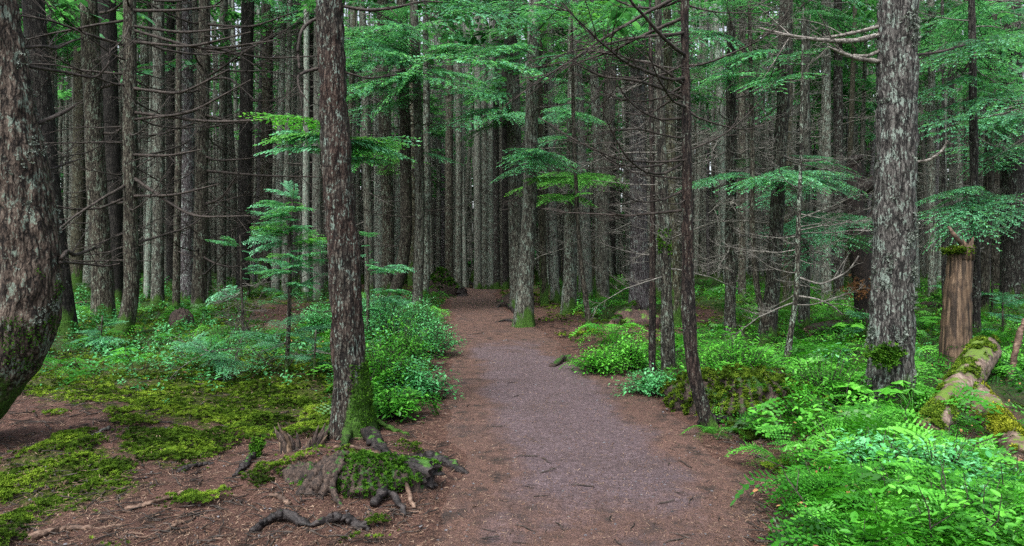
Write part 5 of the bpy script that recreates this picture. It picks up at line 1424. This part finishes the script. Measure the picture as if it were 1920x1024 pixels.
# leafy shoots
r, x, y, z, u, v = sample(90000, 530, 1090, seed=2)
m, g, d = ground_masks(x, y)
pn = fbm(x * 1.6, y * 1.6, o=4)
sp = fbm(x * 1.3 + 30, y * 1.3, o=3)           # which plant grows where
k = (r.random(len(x)) < smooth(.25, 1.15, g + .75 * pn + .12) * np.where(u > 1200, np.where(v > 760, .14, .2), .26) * np.clip(y / 9, 1, 3.2) * smooth(-.75, .45, sp)) & (d > .1) & (g > .22) | ((u < 620) & (v > 640) & (v < 800) & (d > .3) & (r.random(len(x)) < .007) & (pn > -.2))
x1, y1, z1 = x[k], y[k], z[k]; n = len(x1); spk = sp[k]
pick = (np.clip((spk + 1) * 3 + r.normal(0, .9, n), 0, 5.9)).astype(int)
teal = (u[k] <= 800) | (fbm(x1 * .9, y1 * .9 + 50, o=2) > .6)
for mat, sel, nm in ((M_UNDER, ~teal, 'undergrowth'), (M_TEAL, teal, 'leafy_undergrowth')):
    mb = MB()
    for i in range(6):
        q = (pick == i) & sel; nn = int(q.sum())
        if nn:
            sc_ = r.uniform(.45, 1.25, nn) * (1 + .035 * y1[q])
            stamp(mb, SPRIG[i][0], None, rotz_tilt(nn, .28, sc_, r), np.stack([x1[q], y1[q], z1[q] - .02], -1), np.clip(.46 + .4 * fbm(x1[q] * 1.5, y1[q] * 1.5) + r.normal(0, .2, nn), 0, 1), SPRIG[i][1])
    if mb.n: tag(mb.build(nm, mat, smooth_=False), kind='stuff')

# low feathery cover
r, x, y, z, u, v = sample(64000, 532, 1090, seed=3)
m, g, d = ground_masks(x, y)
sp = fbm(x * 1.3 + 30, y * 1.3, o=3)
k = (r.random(len(x)) < smooth(.3, 1.1, g + .6 * fbm(x * 1.4 + 8, y * 1.4, o=3) + .1) * np.where(u > 800, .30, .24) * np.clip(y / 9, 1, 3.2) * (1 - smooth(-.5, .6, sp))) & (d > .15) & (g > .2)
x1, y1, z1 = x[k], y[k], z[k]; n = len(x1); uk = u[k]
pick = r.integers(5, size=n)
for mat, sel, nm in ((M_FERN, uk > 800, 'fern_cover'), (M_FERN, uk <= 800, 'feathery_cover')):
    mb = MB()
    for i in range(5):
        ra, V, Tn = frond_arrays(np.random.default_rng(60 + i), .24, 9, .42, .8, 3)
        q = (pick == i) & sel; nn = int(q.sum())
        if nn: stamp(mb, V, quads_of(len(V) // 4), rotz_tilt(nn, .35, r.uniform(.5, 1.5, nn) * (1 + .035 * y1[q]), r), np.stack([x1[q], y1[q], z1[q] + .02 + .08 * r.random(nn)], -1), np.clip(.45 + .4 * fbm(x1[q] * 2, y1[q] * 2) + r.normal(0, .2, nn), 0, 1))
    tag(mb.build(nm, mat, smooth_=False), kind='stuff')
# dead stems and brown leaves standing in it
r, x, y, z, u, v = sample(5200, 560, 1090, seed=9)
m, g, d = ground_masks(x, y)
k = (g > .3) & (d > .2) & (r.random(len(x)) < .30)
x1, y1, z1 = x[k], y[k], z[k]; n = len(x1)
tm = MB(); tube(tm, [(0, 0, 0), (.08, .02, .35), (.1, -.05, .7), (.25, 0, 1)], [.018, .014, .010, .004], 3); tube(tm, [(.09, 0, .5), (-.1, .12, .75)], [.009, .004], 3)
mb = MB(); stamp(mb, np.concatenate(tm.v), np.concatenate(tm.q), rotz_tilt(n, .7, r.uniform(.12, .42, n), r), np.stack([x1, y1, z1], -1), r.random(n))
tag(mb.build('dead_stems', M_TWIG_D, smooth_=False), kind='stuff')
mb = MB(); n2 = n * 2; j = r.integers(n, size=n2)
stamp(mb, LEAF_V, None, rotz_tilt(n2, .5, r.uniform(.02, .045, n2), r), np.stack([x1[j] + r.normal(0, .2, n2), y1[j] + r.normal(0, .2, n2), z1[j] + r.uniform(.03, .16, n2)], -1), r.random(n2), LEAF_T)
tag(mb.build('dead_leaves', M_RUST, smooth_=False), kind='stuff')

# needles, bark chips and pebbles
r, x, y, z, u, v = sample(200000, 556, 1090, seed=4)
m, g, d = ground_masks(x, y)
k = (g < .35) & ((m < .6) | (r.random(len(x)) < .3)) & (r.random(len(x)) < (.28 + .25 * smooth(-.5, .3, d)))
x1, y1, z1, d1 = x[k], y[k], z[k], d[k]; n = len(x1); print('chips', n)
cv = np.array([(-1, -.16, 0), (1, -.10, .12), (1, .10, .12), (-1, .16, 0)], float)
mb = MB(); sz = (.0045 + .0009 * y1) * r.uniform(.5, 1.9, n) * (.75 + .25 * smooth(-.5, .3, d1))
stamp(mb, cv, [(0, 1, 2, 3)], rotz_tilt(n, .3, sz, r), np.stack([x1, y1, z1 + np.where(d1 < .06, .017, .005) + .02 * (m[k] > .6)], -1), np.clip(r.beta(1.6, 2.2, n), 0, 1))
tag(mb.build('needle_litter', M_CHIP, smooth_=False), kind='stuff')
k = (g < .3) & (r.random(len(x)) < np.where(d < 0, .006, .005))
x1, y1, z1, d1 = x[k], y[k], z[k], d[k]; n = len(x1)
oc = np.array([(1, 0, 0), (0, 1, 0), (-1, 0, 0), (0, -1, 0), (.1, .1, .7), (.6, .7, .3), (-.6, .6, .35), (-.7, -.6, .3), (.6, -.7, .35)], float)
ot = [(0, 5, 4), (5, 1, 4), (1, 6, 4), (6, 2, 4), (2, 7, 4), (7, 3, 4), (3, 8, 4), (8, 0, 4), (0, 1, 5), (1, 2, 6), (2, 3, 7), (3, 0, 8)]
mb = MB(); stamp(mb, oc, None, rotz_tilt(n, .2, (.003 + .0008 * y1) * r.uniform(.5, 1.7, n), r), np.stack([x1, y1, z1 + np.where(d1 < .06, .013, .003)], -1), r.random(n) * .55, ot)
tag(mb.build('pebbles', M_STONE, smooth_=False), kind='stuff')
# dark twigs and bark bits in the litter
r, x, y, z, u, v = sample(9000, 590, 1090, seed=6)
m, g, d = ground_masks(x, y)
k = (g < .4) & (r.random(len(x)) < np.where(d < 0, .035, .5)) & (d > -.9)
x1, y1, z1, d1 = x[k], y[k], z[k], d[k]; n = len(x1); print('twigs', n)
tm = MB(); tube(tm, [(-1, 0, 0), (-.3, .10, .05), (.4, -.04, .05), (1, .12, 0)], [.05, .055, .045, .02], 5)
tv = tm.v[0]; tq = tm.q[0]
mb = MB(); stamp(mb, tv, tq, rotz_tilt(n, .12, (.02 + .004 * y1) * r.uniform(.5, 2.4, n), r), np.stack([x1, y1, z1 + np.where(d1 < .06, .018, .008)], -1), r.random(n))
tag(mb.build('twig_litter', M_TWIG_D), kind='stuff')
mb = MB(); k2 = r.random(n) < .35; nn = int(k2.sum())
stamp(mb, tv * np.array([1, 1.5, 1.2]), tq, rotz_tilt(nn, .15, (.02 + .003 * y1[k2]) * r.uniform(.4, 1.6, nn), r), np.stack([x1[k2] + .1, y1[k2] + .07, H(x1[k2] + .1, y1[k2] + .07) + .012], -1), r.random(nn))
tag(mb.build('bark_litter', M_STICK), kind='stuff')
